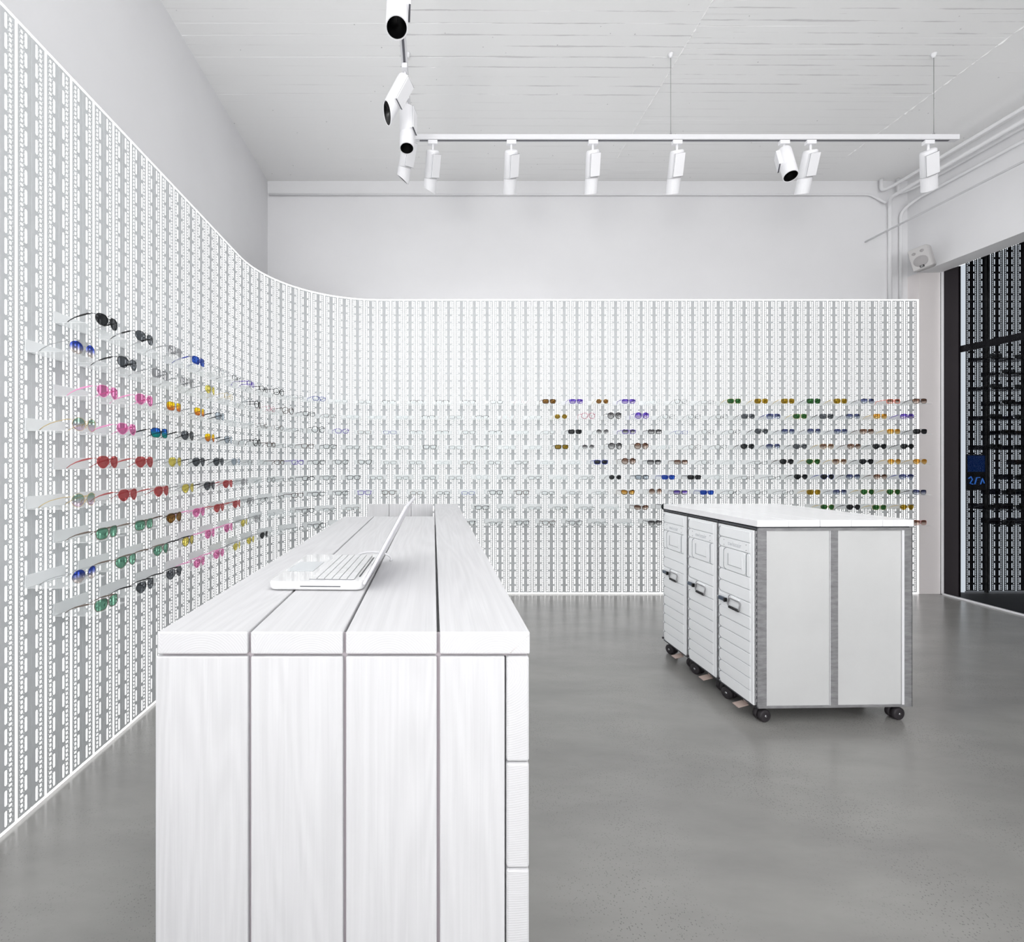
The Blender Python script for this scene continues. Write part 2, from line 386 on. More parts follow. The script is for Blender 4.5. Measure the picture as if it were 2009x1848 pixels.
def hole_pts(a, b):
    """stadium / rounded hole outline, half width a, half height b, with vertices where the cell corners fall"""
    r = min(a, b) * 0.999
    ca, cb = a-r, b-r
    lo, hi = 0.0, PI/2
    for _ in range(40):
        m = (lo+hi)/2
        f = (ca + r*math.cos(m))/a - (cb + r*math.sin(m))/b
        if f > 0: lo = m
        else: hi = m
    pc = (lo+hi)/2
    ph = [0.0, pc*0.5, pc, (pc+PI/2)/2, PI/2]
    q1 = [(ca + r*math.cos(p), cb + r*math.sin(p)) for p in ph]
    pts = q1 + [(-x, y) for x, y in reversed(q1)] + [(-x, -y) for x, y in q1] + [(x, -y) for x, y in reversed(q1)]
    out = []
    for p in pts:
        if not out or (abs(p[0]-out[-1][0]) + abs(p[1]-out[-1][1])) > 1e-6: out.append(p)
    if abs(out[0][0]-out[-1][0]) + abs(out[0][1]-out[-1][1]) < 1e-6: out.pop()
    return out
def round_hole(a, b):    # squarish dot
    r = min(a, b)*0.92; pts = []
    for cx, cy, s in ((a-r, b-r, 0), (-a+r, b-r, 1), (-a+r, -b+r, 2), (a-r, -b+r, 3)):
        for j in (0, 1, 2, 3, 4): t = (s + j/4)*PI/2; pts.append((cx + r*math.cos(t), cy + r*math.sin(t)))
    return pts
def cell(mb, cx, cz, HW, HH, a, b, pts, th=0.0012):
    n = len(pts); vs = []
    for x, z in pts:
        t = max(abs(x/a), abs(z/b)); vs.append((cx + x/a/t*HW, 0, cz + z/b/t*HH))
    for x, z in pts: vs.append((cx+x, 0, cz+z))
    for x, z in pts: vs.append((cx+x, -th, cz+z))
    fs = []
    for i in range(n):
        j = (i+1) % n
        fs.append((i, j, n+j, n+i)); fs.append((n+i, n+j, 2*n+j, 2*n+i))
    mb.add(vs, fs)
def make_upright_mesh(name, m, W, periods, wide=1.0):
    mb = MB(); half = W/2
    # half profile measured from the centre groove: flat, slot column, dot column, rim
    xs_slot, hw_slot = 0.0243, 0.0078*wide
    xs_dot, hw_dot = 0.0439, 0.0098
    g = 0.0022
    slot = hole_pts(0.0052, 0.0288); dot = round_hole(0.0050, 0.0065); wid = round_hole(0.0068, 0.0046)
    x_a = xs_slot - 0.0090; x_b = (xs_slot+xs_dot)/2; x_c = xs_dot + (xs_dot - x_b)
    for sgn in (1, -1):
        for p in range(periods):
            z0 = p*QV; zc = z0 + QV/2
            cx = sgn*(x_a+x_b)/2
            cell(mb, cx, zc, (x_b-x_a)/2, QV/2, 0.0052, 0.0288, slot)
            for j in range(4):
                # the crosswise dot lies level with the gap between two slots
                zq = z0 + j*QV/4
                if j: cell(mb, sgn*xs_dot, zq, (x_c-x_b)/2, QV/8, 0.0050, 0.0065, dot)
                elif p: cell(mb, sgn*xs_dot, zq, (x_c-x_b)/2, QV/8, 0.0068, 0.0046, wid)
    H = periods*QV
    for sgn in (1, -1):
        a, b = sorted((sgn*g, sgn*x_a)); mb.add([(a,0,0),(b,0,0),(b,0,H),(a,0,H)], [(0,1,2,3)])
        a, b = sorted((sgn*x_c, sgn*half)); mb.add([(a,0,0),(b,0,0),(b,0,H),(a,0,H)], [(0,1,2,3)])
        a, b = sorted((sgn*x_b, sgn*x_c))
        for q0, q1 in ((0, QV/8), (H-QV/8, H)): mb.add([(a,0,q0),(b,0,q0),(b,0,q1),(a,0,q1)], [(0,1,2,3)])
    mb.add([(-g,0,0),(0,-.003,0),(g,0,0),(-g,0,H),(0,-.003,H),(g,0,H)], [(0,1,4,3),(1,2,5,4)])
    return mb.mesh(name, m)
UW = PL - 0.0118
ME_up = make_upright_mesh('slotted_upright', M_upright, UW, NP)
WORDS = ['zeroth','first','second','third','fourth','fifth','sixth','seventh','eighth','ninth','tenth','eleventh','twelfth','thirteenth','fourteenth','fifteenth','sixteenth','seventeenth','eighteenth','nineteenth']
TENS = {20:'twent', 30:'thirt', 40:'fort'}
def ordw(n):
    if n < 20: return WORDS[n]
    t = n//10*10; r = n % 10
    return TENS[t] + ('ieth' if r == 0 else 'y-' + WORDS[r])
K0, K1 = -6, 69
first_vis = -1; nvis = 0
for k in range(K0, K1):
    p0, n0 = path(k); p1, n1 = path(k+1)
    c = (p0+p1)/2; n = (n0+n1).normalized(); d = (p1-p0).length
    o = inst('slotted_upright', ME_up)
    o.location = (c.x, c.y, ZU0); o.rotation_euler = (0, 0, rot_of(n)); 
    if k < first_vis:
        lab = 'grey slotted metal upright at the near left end of the glowing wall'
    elif k <= 33:
        lab = 'grey slotted metal upright of the glowing wall, %s from its left end' % ordw(k - first_vis + 1)
    else:
        lab = 'grey slotted metal upright of the glowing wall, %s from its right end' % ordw(K1 - k)
    tag(o, lab, 'upright', 'slotted metal uprights of the curved wall')
# luminous box behind the uprights
def sweep(offs, zs, ks):
    """closed section (offset, z) list swept along the wall"""
    mb = MB(); n = len(offs); vs = []; fs = []
    for k in ks:
        p, nn = path(k)
        for o_, z in zip(offs, zs): q = p + nn*o_; vs.append((q.x, q.y, z))
    for i in range(len(ks)-1):
        for j in range(n): fs.append((i*n+j, i*n+(j+1) % n, (i+1)*n+(j+1) % n, (i+1)*n+j))
    fs.append(tuple(range(n))); fs.append(tuple((len(ks)-1)*n+j for j in reversed(range(n))))
    return mb.add(vs, fs)
KK = [K0 + 0.0 + i*0.5 for i in range(int((K1+0.12-K0)*2)+1)] + [K1+0.12]
ZT = ZU0 + NP*QV
lb = sweep([-.10, -.10, -.003, -.003, -.05, -.05, -.003, -.003], [0.001, ZT+.015, ZT+.015, ZT+.002, ZT+.002, 0.012, 0.012, 0.001], KK)
lbo = lb.build('light_box', M_light); lbo.data.materials.append(M_wall)
for i, p in enumerate(lbo.data.polygons):
    if i >= (len(KK)-1)*8 or i % 8 in (0, 1, 7): p.material_index = 1
tag(lbo, 'glowing white light box running behind the slotted uprights', 'light box')

# second, dark display wall behind the tinted glass
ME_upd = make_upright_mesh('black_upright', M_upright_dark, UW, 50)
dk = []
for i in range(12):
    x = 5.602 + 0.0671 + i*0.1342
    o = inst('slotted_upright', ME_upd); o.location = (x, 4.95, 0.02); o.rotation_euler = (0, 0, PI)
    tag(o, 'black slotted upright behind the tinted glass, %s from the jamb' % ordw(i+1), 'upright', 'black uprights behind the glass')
ZT2 = .02 + 50*QV
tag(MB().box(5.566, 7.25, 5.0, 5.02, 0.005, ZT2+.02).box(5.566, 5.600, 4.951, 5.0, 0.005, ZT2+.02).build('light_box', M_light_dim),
    'dim light box behind the black uprights beyond the tinted glass', 'light box')
tag(MB().box(5.80, 5.822, 4.925, 4.948, .005, ZT2).build('mullion_post', M_black), 'thin black post in front of the dark display wall', 'post')
blue_refl = empty('blue_reflection', (5.69, 4.935, E)); tag(blue_refl, 'small blue glow standing in for a reflection in the tinted glass by the jamb', 'screen')  # no real screen here, only the imitated reflection
blue_refl.location = (5.69, 4.938, E - .13)  # added glowing panel imitating a blue reflection in the glass
M_blue = emis('blue_reflection_glow', srgb(20, 70, 150), 0.30); M_blue2 = emis('pale_blue_glow', srgb(70, 140, 240), 0.9)
MB().rbox(-.10, .10, -.012, 0, -.17, .20, .003).build('reflection_backing', M_black, blue_refl)
MB().box(-.09, .09, -.014, -.0121, 0.02, .19).build('screen', M_blue, blue_refl)  # blue patch of the imitated reflection
b2 = MB(); b2.tube([(-.085,-.018,-.05),(-.06,-.018,-.03),(-.045,-.018,-.06),(-.07,-.018,-.10),(-.04,-.018,-.11)], .005, 6)
b2.tube([(-.02,-.018,-.11),(.0,-.018,-.04),(.03,-.018,-.04)], .005, 6).tube([(.04,-.018,-.11),(.06,-.018,-.05),(.08,-.018,-.10)], .005, 6)
b2.build('reflection_strokes', M_blue2, blue_refl)

# ------------------------------------------------------------------ timber counter
FY = 0.853; TH = E - 0.31                 # front plane, top height
ct = empty('counter', (-0.163, FY, 0)); ct.location = (-0.163, FY, 0)
tag(ct, 'long white painted timber counter with a laptop standing on it', 'counter')
def cb(name, m, x0, x1, y0, y1, z0, z1, r=.0025):
    o = MB().rbox(x0+.163, x1+.163, y0-FY, y1-FY, z0, z1, r).build(name, m, ct); return o
gx = [-.5014, -.3345, -.1615, .0093, .1758]; g = .0027; PT = .040
for i in range(4):
    far = 2.647 if i < 3 else 3.444
    p = cb('top_plank', W_y, gx[i] + (g if i else 0), gx[i+1] - (g if i < 3 else 0), FY, far, TH-PT, TH)
    if i == 3:
        # mitred corner piece on the end of this plank
        MB().tube([(.1758+.163-.0375, -.0008, TH-PT+.001), (.1758+.163-.002, -.0008, TH-.003)], .0006, 4).build('mitre_joint', M_soffit, p)
zb = TH - PT - .005
for i in range(4):
    x1 = gx[i+1] - (g if i < 3 else .0455)
    cb('front_plank', W_z, gx[i] - (.004 if i == 0 else -g), x1, FY+.001, FY+.041, 0.002, zb)
z = zb; W_end = W_x
for i in range(6):
    z1 = max(z - .1905, .002)
    cb('side_board', W_y, .1758-.0425, .1745, FY, 3.44, z1, z, .004); z = z1 - .0028
    if z < .03: break
for i in range(3):                                     # far end, upright planks seen across the well
    a = -.478 + i*.1600
    cb('end_plank', W_z, a, a+.1575, 3.40, 3.444, .002, TH-.0005)
cb('end_plank', W_z, .004, .128, 3.40, 3.444, .002, TH-PT-.002)
cb('left_side_panel', W_z, -.497, -.460, FY+.045, 2.64, .002, zb)
cb('inner_panel', W_x, -.455, .128, 2.58, 2.62, .002, zb)
cb('low_shelf', W_x, -.455, .128, 2.625, 3.398, .70, .73)
cb('carcass_top', W_y, -.455, .128, FY+.045, 2.575, zb-.03, zb-.0005+.0005)

M_gapg = mat('mauve_grey_gap', srgb(176, 168, 173), 0.7)
for i in (1, 2, 3): cb('joint_backing', M_gapg, gx[i]-.006, gx[i]+.006, FY+.010, FY+.012, .002, TH-.004, .0002)
cb('joint_backing', M_gapg, gx[0]+.004, .172, FY+.012, FY+.014, zb-.003, zb+.0055, .0002)

# laptop
lp = empty('laptop', (-.166, 1.118, TH)); lp.rotation_euler = (0, 0, math.radians(-1.5))
tag(lp, 'open white laptop seen from its side, standing on the timber counter', 'laptop')
M_lap = mat('glossy_white_plastic', srgb(222, 222, 223), 0.14, coat=0.6)
M_key = mat('white_key', srgb(220, 221, 222), 0.45); M_gap = mat('key_well', srgb(150, 152, 156), 0.6)
M_pad = mat('trackpad_grey', srgb(204, 208, 211), 0.35); M_lid = mat('lid_lacquer', srgb(214, 213, 219), 0.25)
M_scr = mat('dark_screen', srgb(20, 20, 24), 0.15)
BW, BD, BH = .330, .232, .023
mb = MB(); vs = []; fs = []; sm = []; NC = 8
def lap_ring(ins, z):
    out = []; r = .022 - ins
    for cx_, cy_, q in ((-ins-r, BW-ins-r, 0), (-BD+ins+r, BW-ins-r, 1), (-BD+ins+r, ins+r, 2), (-ins-r, ins+r, 3)):
        for k in range(NC+1):
            t = (q + k/NC)*PI/2; out.append((cx_ + r*math.cos(t), cy_ + r*math.sin(t), z))
    return out
RG = [(.008, .0015), (.003, .003), (.0005, .007), (0, .010), (0, BH-.006), (.0006, BH-.003), (.0020, BH-.0008), (.0040, BH)]
for ins, z in RG: vs += lap_ring(ins, z)
n = 4*(NC+1)
for i in range(len(RG)-1):
    for k in range(n): fs.append((i*n+k, i*n+(k+1) % n, (i+1)*n+(k+1) % n, (i+1)*n+k)); sm.append(True)
fs.append(tuple(reversed(range(n)))); fs.append(tuple((len(RG)-1)*n+k for k in range(n))); sm += [False, False]
mb.add(vs, fs); mb.sm = sm
base = mb.build('base', M_lap, lp)
zt = BH + .0008
tpd = MB().rbox(-.218, -.150, .105, .215, zt-.0006, zt+.0006, .0004).build('trackpad', M_pad, lp)
kb = MB().rbox(-.136, -.030, .018, .312, zt-.0008, zt+.0002, .0003).build('keyboard', M_gap, lp)
kme = MB().rbox(-.0089, .0089, -.0089, .0089, 0, .0022, .0008).mesh('key', M_key)
for r_ in range(6):
    y = .0195; xk = -.1265 + r_*.0198*.93 + .0
    wd = [1.0]*14
    if r_ == 0: wd = [1, 1, 1.3, 5.0, 1.3, 1, 1, 1, .9]
    elif r_ == 1: wd = [2.2] + [1]*10 + [2.2]
    elif r_ == 2: wd = [1.7] + [1]*11 + [1.7]
    elif r_ == 3: wd = [1.4] + [1]*12 + [1.0]
    elif r_ == 4: wd = [1]*13 + [1.4]
    tot = sum(wd); u = .2905/tot
    for q in wd:
        o = inst('key', kme, None, kb); o.location = (xk, .020 + 0 + (y-.0195) + q*u/2, zt+.0002)
        o.scale = (.93, (q*u-.0016)/.0178, 1); y += q*u
MB().box(-.152, -.055, -.0004, .0012, .0105, .0128).build('disc_slot', M_edge, lp)
MB().rbox(-.020, -.0165, .05, .28, zt-.001, zt+.0012, .001).build('hinge_strip', M_edge, lp)
MB().tube([(-.006, .02, BH-.004), (-.006, .31, BH-.004)], .006, 12).build('hinge', M_lap, lp)
ldm = Matrix.Translation((-.004, 0, BH-.006)) @ Matrix.Rotation(math.radians(28.6), 4, 'Y')
mb = MB(); mb.rbox(0, .0075, .001, BW-.001, 0, .214, .0034, 3, M=ldm); lid = mb.build('lid', M_lid, lp)
MB().box(-.0006, 0, .012, BW-.012, .016, .204, M=ldm).build('screen', M_scr, lid)
tag(MB().tube([(-.19+.01*math.cos(t)*6, 1.462+.012*math.sin(t)*2, TH+.0035+.02*max(0, math.sin(t))) for t in [i*PI/10 for i in range(-1, 12)]], .003, 8).build('charging_cable', M_track),
    'pale charging cable looping up behind the white laptop', 'cable')

# ------------------------------------------------------------------ service trolleys with shared worktop
TR = math.radians(1.4); TX, TY = 1.700, 2.473; TWD = .317; TD = .843; TB, TT = .083, 1.034
def tp(x, y): return (TX + x*math.cos(TR) - y*math.sin(TR), TY + x*math.sin(TR) + y*math.cos(TR))
def emboss(mb, pts, h, ins, x0, flip=False):
    """raised plateau on the door: outline (y,z) at x0, top inset by ins at x0-h"""
    n = len(pts); cy = sum(p[0] for p in pts)/n; cz = sum(p[1] for p in pts)/n
    vs = [(x0, y, z) for y, z in pts]
    # inset along averaged edge normals
    inn = []
    for i in range(n):
        a = Vector(pts[i-1]); b = Vector(pts[i]); c = Vector(pts[(i+1) % n])
        d1 = (b-a); d2 = (c-b); n1 = Vector((-d1.y, d1.x)); n2 = Vector((-d2.y, d2.x))
        if n1.length > 1e-9: n1.normalize()
        if n2.length > 1e-9: n2.normalize()
        m_ = n1+n2
        if m_.length > 1e-9: m_.normalize()
        inn.append(b + m_*ins)
    vs += [(x0-h, p.x, p.y) for p in inn]
    fs = [(i, (i+1) % n, n+(i+1) % n, n+i) for i in range(n)] + [tuple(n+i for i in range(n))]
    mb.add(vs, fs)
def rrect(y0, y1, z0, z1, ra, rb=None, n=5):
    """ccw rounded rectangle, ra radius at y1 side (far/left in view), rb at y0 side"""
    rb = ra if rb is None else rb; out = []
    for cy, cz, s, r in ((y1-ra, z1-ra, 0, ra), (y0+rb, z1-rb, 1, rb), (y0+rb, z0+rb, 2, rb), (y1-ra, z0+ra, 3, ra)):
        for j in range(n+1):
            t = (s + j/n)*PI/2; out.append((cy + r*math.cos(t), cz + r*math.sin(t)))
    return out
def text_mesh(s_, size, depth):
    cu = bpy.data.curves.new('t', 'FONT'); cu.body = s_; cu.size = size; cu.extrude = depth; cu.align_x = 'CENTER'; cu.align_y = 'CENTER'
    o = bpy.data.objects.new('t', cu); C.objects.link(o)
    dg = bpy.context.evaluated_depsgraph_get(); me = bpy.data.meshes.new_from_object(o.evaluated_get(dg))
    bpy.data.objects.remove(o); return me
ME_air = text_mesh('swissair', .036, .0010)
ME_air.materials.clear(); ME_air.materials.append(M_letter)
# castor meshes
def castor(parent, x, y, rz):
    M = Matrix.Translation((x, y, 0)) @ Matrix.Rotation(rz, 4, 'Z')
    wh = MB()
    for s_ in (-1, 1):
        A = M @ Matrix.Translation((0.014, s_*.015, .034)) @ Matrix.Rotation(PI/2, 4, 'X')
        wh.lathe([(.012, -.0125), (.028, -.0125), (.033, -.009), (.034, 0), (.033, .009), (.028, .0125), (.012, .0125)], 28, A)
    a = wh.build('castor', M_dark, parent)
    hb = MB()
    for s_ in (-1, 1):
        A = M @ Matrix.Translation((0.014, s_*.0278, .034)) @ Matrix.Rotation(PI/2, 4, 'X')
        hb.lathe([(.002, -.0012), (.0065, -.0012), (.0065, .0012), (.002, .0012)], 16, A)
    hb.build('hub', M_chrome, a)
    fk = MB().tube([M @ Vector((.014, 0, .034)), M @ Vector((.004, 0, .066)), M @ Vector((0, 0, .0825))], .0085, 10)
    fk.box(-.026, .026, -.026, .026, .0765, .083, M=M); fk.build('fork', M_dark, a)
pos_words = ['nearest', 'middle', 'farthest']
for ti in range(3):
    x_, y_ = tp(0, ti*TWD)
    t = empty('service_trolley', (x_, y_, 0), TR)
    tag(t, ['white service trolley nearest the camera, its long side panels facing the front',
            'middle white service trolley of the three under the plank worktop',
            'farthest white service trolley of the three, towards the glowing wall'][ti], 'trolley', 'service trolleys under the worktop')
    Wd = TWD - .003
    MB().box(.012, TD-.004, .004, Wd-.004, TB+.004, TT-.004).build('body', M_panel, t)
    fr = MB()
    # aluminium posts and rails on both long sides and the back
    for yy in (0.0, Wd-.0045):
        fr.box(.004, .056, yy, yy+.0045, TB, TT).box(TD-.046, TD, yy, yy+.0045, TB, TT)
        fr.box(.398, .440, yy, yy+.0045, TB+.012, TT-.014)
        fr.box(.056, TD-.046, yy, yy+.004, TB, TB+.013).box(.056, TD-.046, yy, yy+.004, TT-.015, TT)
    fr.box(TD-.0045, TD, .0, Wd, TB, TT)
    fr.build('frame', M_alu, t)
    ln = MB()
    for yy in (-.0006, ):
        ln.box(.396, .3985, yy, yy+.001, TB+.013, TT-.015).box(.056, .0575, yy, yy+.001, TB+.013, TT-.015).box(TD-.058, TD-.0465, yy-.002, yy+.001, TB+.013, TT-.015)
    ln.build('bead', M_white, t)
    MB().box(0.0, .006, 0, .006, TB, TT).box(0.0, .012, Wd-.008, Wd, TB, TT).box(0, .012, 0, Wd, TT-.007, TT).box(0, .012, 0, Wd, TB, TB+.010).build('door_surround', M_edge, t)
    MB().box(-.001, .010, .004, Wd-.010, TB+.008, TT-.010).build('seal', M_black, t)
    dr = MB(); x0 = -.010
    dr.rbox(x0, .004, .007, Wd-.014, TB+.014, TT-.015, .002)
    ya, yb = .030, Wd-.024
    zs = [(TT-.028-.056, TT-.028), (TT-.028-.113, TT-.028-.060)]
    emboss(dr, [p for p in [(ya, zs[0][0]), (yb-.012, zs[0][0]), (yb, zs[0][0]+.012), (yb, zs[0][0]+.030), (yb-.022, zs[0][1]), (ya, zs[0][1])]], .0024, .002, x0)
    emboss(dr, rrect(ya, yb, zs[1][0], zs[1][1], .018, .004), .0024, .002, x0)
    zq0, zq1 = .766, TT-.146
    emboss(dr, rrect(yb-.034, yb, zq0, zq1, .014, .004), .0024, .002, x0)           # narrow upright lobe
    emboss(dr, rrect(ya+.034, yb-.042, zq0, zq1, .022, .022), .0030, .0025, x0)      # label field
    emboss(dr, rrect(ya, ya+.028, zq0, zq1, .004, .012), .0024, .002, x0)
    for a, b in ((.699, .762), (.632, .695)): emboss(dr, rrect(ya, yb, a, b, .018, .004), .0024, .002, x0)
    emboss(dr, rrect(ya, yb-.085, .556, .626, .016, .004), .0024, .002, x0)         # beside the latch
    zt_ = .550
    for i in range(7):
        b = zt_ - i*.0648; a = b - .061
        if i < 6: emboss(dr, rrect(ya, yb, a, b, .018, .004), .0024, .002, x0)
        else: emboss(dr, [(ya, a), (yb-.030, a), (yb-.004, a+.026), (yb, a+.040), (yb, b-.012), (yb-.012, b), (ya, b)], .0024, .002, x0)
    door = dr.build('door', M_door, t)
    # label clip: dark groove in the shape of a U
    cz = MB()  # grey tubes painting the shade along the edges of the door lobes
    def shade_line(a, b, y1, r=.018, both=False):
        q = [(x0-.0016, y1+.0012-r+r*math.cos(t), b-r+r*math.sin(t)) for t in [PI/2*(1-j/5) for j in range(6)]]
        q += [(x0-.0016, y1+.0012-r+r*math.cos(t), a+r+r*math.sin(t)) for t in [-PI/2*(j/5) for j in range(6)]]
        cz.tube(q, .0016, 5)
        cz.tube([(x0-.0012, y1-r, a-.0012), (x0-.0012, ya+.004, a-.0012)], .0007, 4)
    shade_line(zs[0][0], zs[0][1], yb, .012); shade_line(zs[1][0], zs[1][1], yb)
    shade_line(zq0, zq1, yb, .014); shade_line(zq0, zq1, yb-.042, .022); shade_line(zq0, zq1, ya+.030, .012)
    for a, b in ((.699, .762), (.632, .695)): shade_line(a, b, yb)
    shade_line(.556, .626, yb-.085, .016)
    for i in range(7): shade_line(zt_-i*.0648-.061, zt_-i*.0648, yb)
    cz.build('painted_shade_lines', M_shade_line, door)
    cl = MB(); cyl, cyr = yb-.080, ya+.066; zl, zh = zq0+.030, zq1-.026; xg = x0-.0040
    cl.box(xg, xg+.003, cyl-.0018, cyl, zl, zh).box(xg, xg+.003, cyr, cyr+.0018, zl, zh-.02).box(xg, xg+.003, cyr, cyl, zl, zl+.0018)
    cl.build('label_groove', M_edge, door)
    fr2 = MB(); fr2.box(xg-.001, xg+.002, cyl, cyl+.006, zl-.006, zh).box(xg-.001, xg+.002, cyr-.006, cyr, zl-.006, zh).box(xg-.001, xg+.002, cyr-.006, cyl+.006, zl-.007, zl-.001)
    fr2.build('label_clip', M_door, door)
    tx = inst('raised_lettering', ME_air, None, door)
    tx.rotation_euler = (PI/2, 0, -PI/2); tx.location = (x0-.0026, (ya+yb)/2-.005, (zs[1][0]+zs[1][1])/2)
    rv = MB()
    for yy in (ya+.030, yb-.045):
        for zz in (zs[1][0]+.012, zs[1][1]-.012):
            rv.lathe([(.0004, -.001), (.0022, -.001), (.0018, .0008), (.0004, .001)], 8, Matrix.Translation((x0-.0030, yy, zz)) @ Matrix.Rotation(-PI/2, 4, 'Y'))
    rv.build('rivet', M_edge, door)
    # latch plate, lever, handle
    MB().rbox(x0-.003, x0+.001, yb-.062, yb+.006, .566, .618, .002).build('latch_plate', M_door, door)
    lv = MB(); lv.rbox(x0-.022, x0-.006, yb-.074, yb-.018, .584, .604, .003)
    lever = lv.build('latch_lever', M_navy, door)
    MB().rbox(x0-.026, x0-.008, yb-.082, yb-.072, .582, .606, .003).build('lever_tip', M_black, lever)
    pv = MB().lathe([(.003, 0), (.007, 0), (.007, .010), (.003, .010)], 14, Matrix.Translation((x0-.004, yb-.006, .594)) @ Matrix.Rotation(-PI/2, 4, 'Y'))
    pv.build('pivot', M_chrome, door)
    hy0, hy1 = yb-.190, yb-.094
    hn = MB()
    ring = [(x0-.009 - (.003 if z_ < .585 else 0), y_, z_) for y_, z_ in rrect(hy0, hy1, .564, .612, .014, .014, 5)]
    hn.tube(ring, .0042, 8, closed=True); hdl = hn.build('handle', M_alu, door)
    gp = MB()
    for i in range(6):
        yy = hy0 + .014 + i*.0135
        gp.lathe([(.003, -.0062), (.0068, -.005), (.0078, 0), (.0068, .005), (.003, .0062)], 10, Matrix.Translation((x0-.012, yy, .563)) @ Matrix.Rotation(PI/2, 4, 'X'))
    gp.build('grip', M_black, hdl)
    MB().rbox(x0-.010, x0+.001, hy0+.012, hy1-.012, .604, .622, .002).build('handle_bracket', M_door, door)
    hg = MB()
    for i in range(58):
        z_ = TB + .02 + i*.0158
        hg.box(-.0050, .003, -.001 if i % 2 else .0005, .006, z_, z_+.0146)
    hg.build('piano_hinge', M_alu, t)
    MB().lathe([(.003, 0), (.008, 0), (.007, .010), (.003, .012)], 12, Matrix.Translation((x0, yb+.004, TB+.026)) @ Matrix.Rotation(-PI/2, 4, 'Y')).build('door_stop', M_dark, t)
    for (cx, cy, rz) in ((.045, .040, .15), (.045, Wd-.050, 1.9), (TD-.065, .045, .1), (TD-.065, Wd-.05, .3)):
        castor(t, cx, cy, rz)
    pd = MB(); A = Matrix.Translation((-.022, .105, .052)) @ Matrix.Rotation(-.25, 4, 'Y')
    pd.rbox(-.020, .040, -.026, .026, -.0025, .0025, .002, M=A); pd.box(.035, .060, -.008, .008, -.002, .03, M=A)
    pd.build('brake_pedal', M_tan, t)

wk = empty('worktop', (TX, TY, 1.0345), TR)
tag(wk, 'white plank worktop laid across the three service trolleys', 'worktop')
nP = 5; x00 = .002; pw = .846/nP; LT = 3*TWD + .004
M_slab = noisy(mat('satin_white_plank', srgb(238, 238, 240), 0.22, spec=0.5), srgb(245, 245, 247), srgb(250, 250, 252), 4, 4, bump=0.25, bdist=0.001, bscale=4, stretch=(12, 1, 1))
MB().box(.02, .83, .004, LT-.02, 0.0, .0060).build('underlay', M_edge, wk)
for i in range(nP):
    o = MB().rbox(x00 + i*pw + .0010, x00 + (i+1)*pw - .0010, -.004 + .0007*(i % 2), LT, .0055, .0400 + .0004*((i*7) % 3), .0016).build('plank', M_slab, wk)

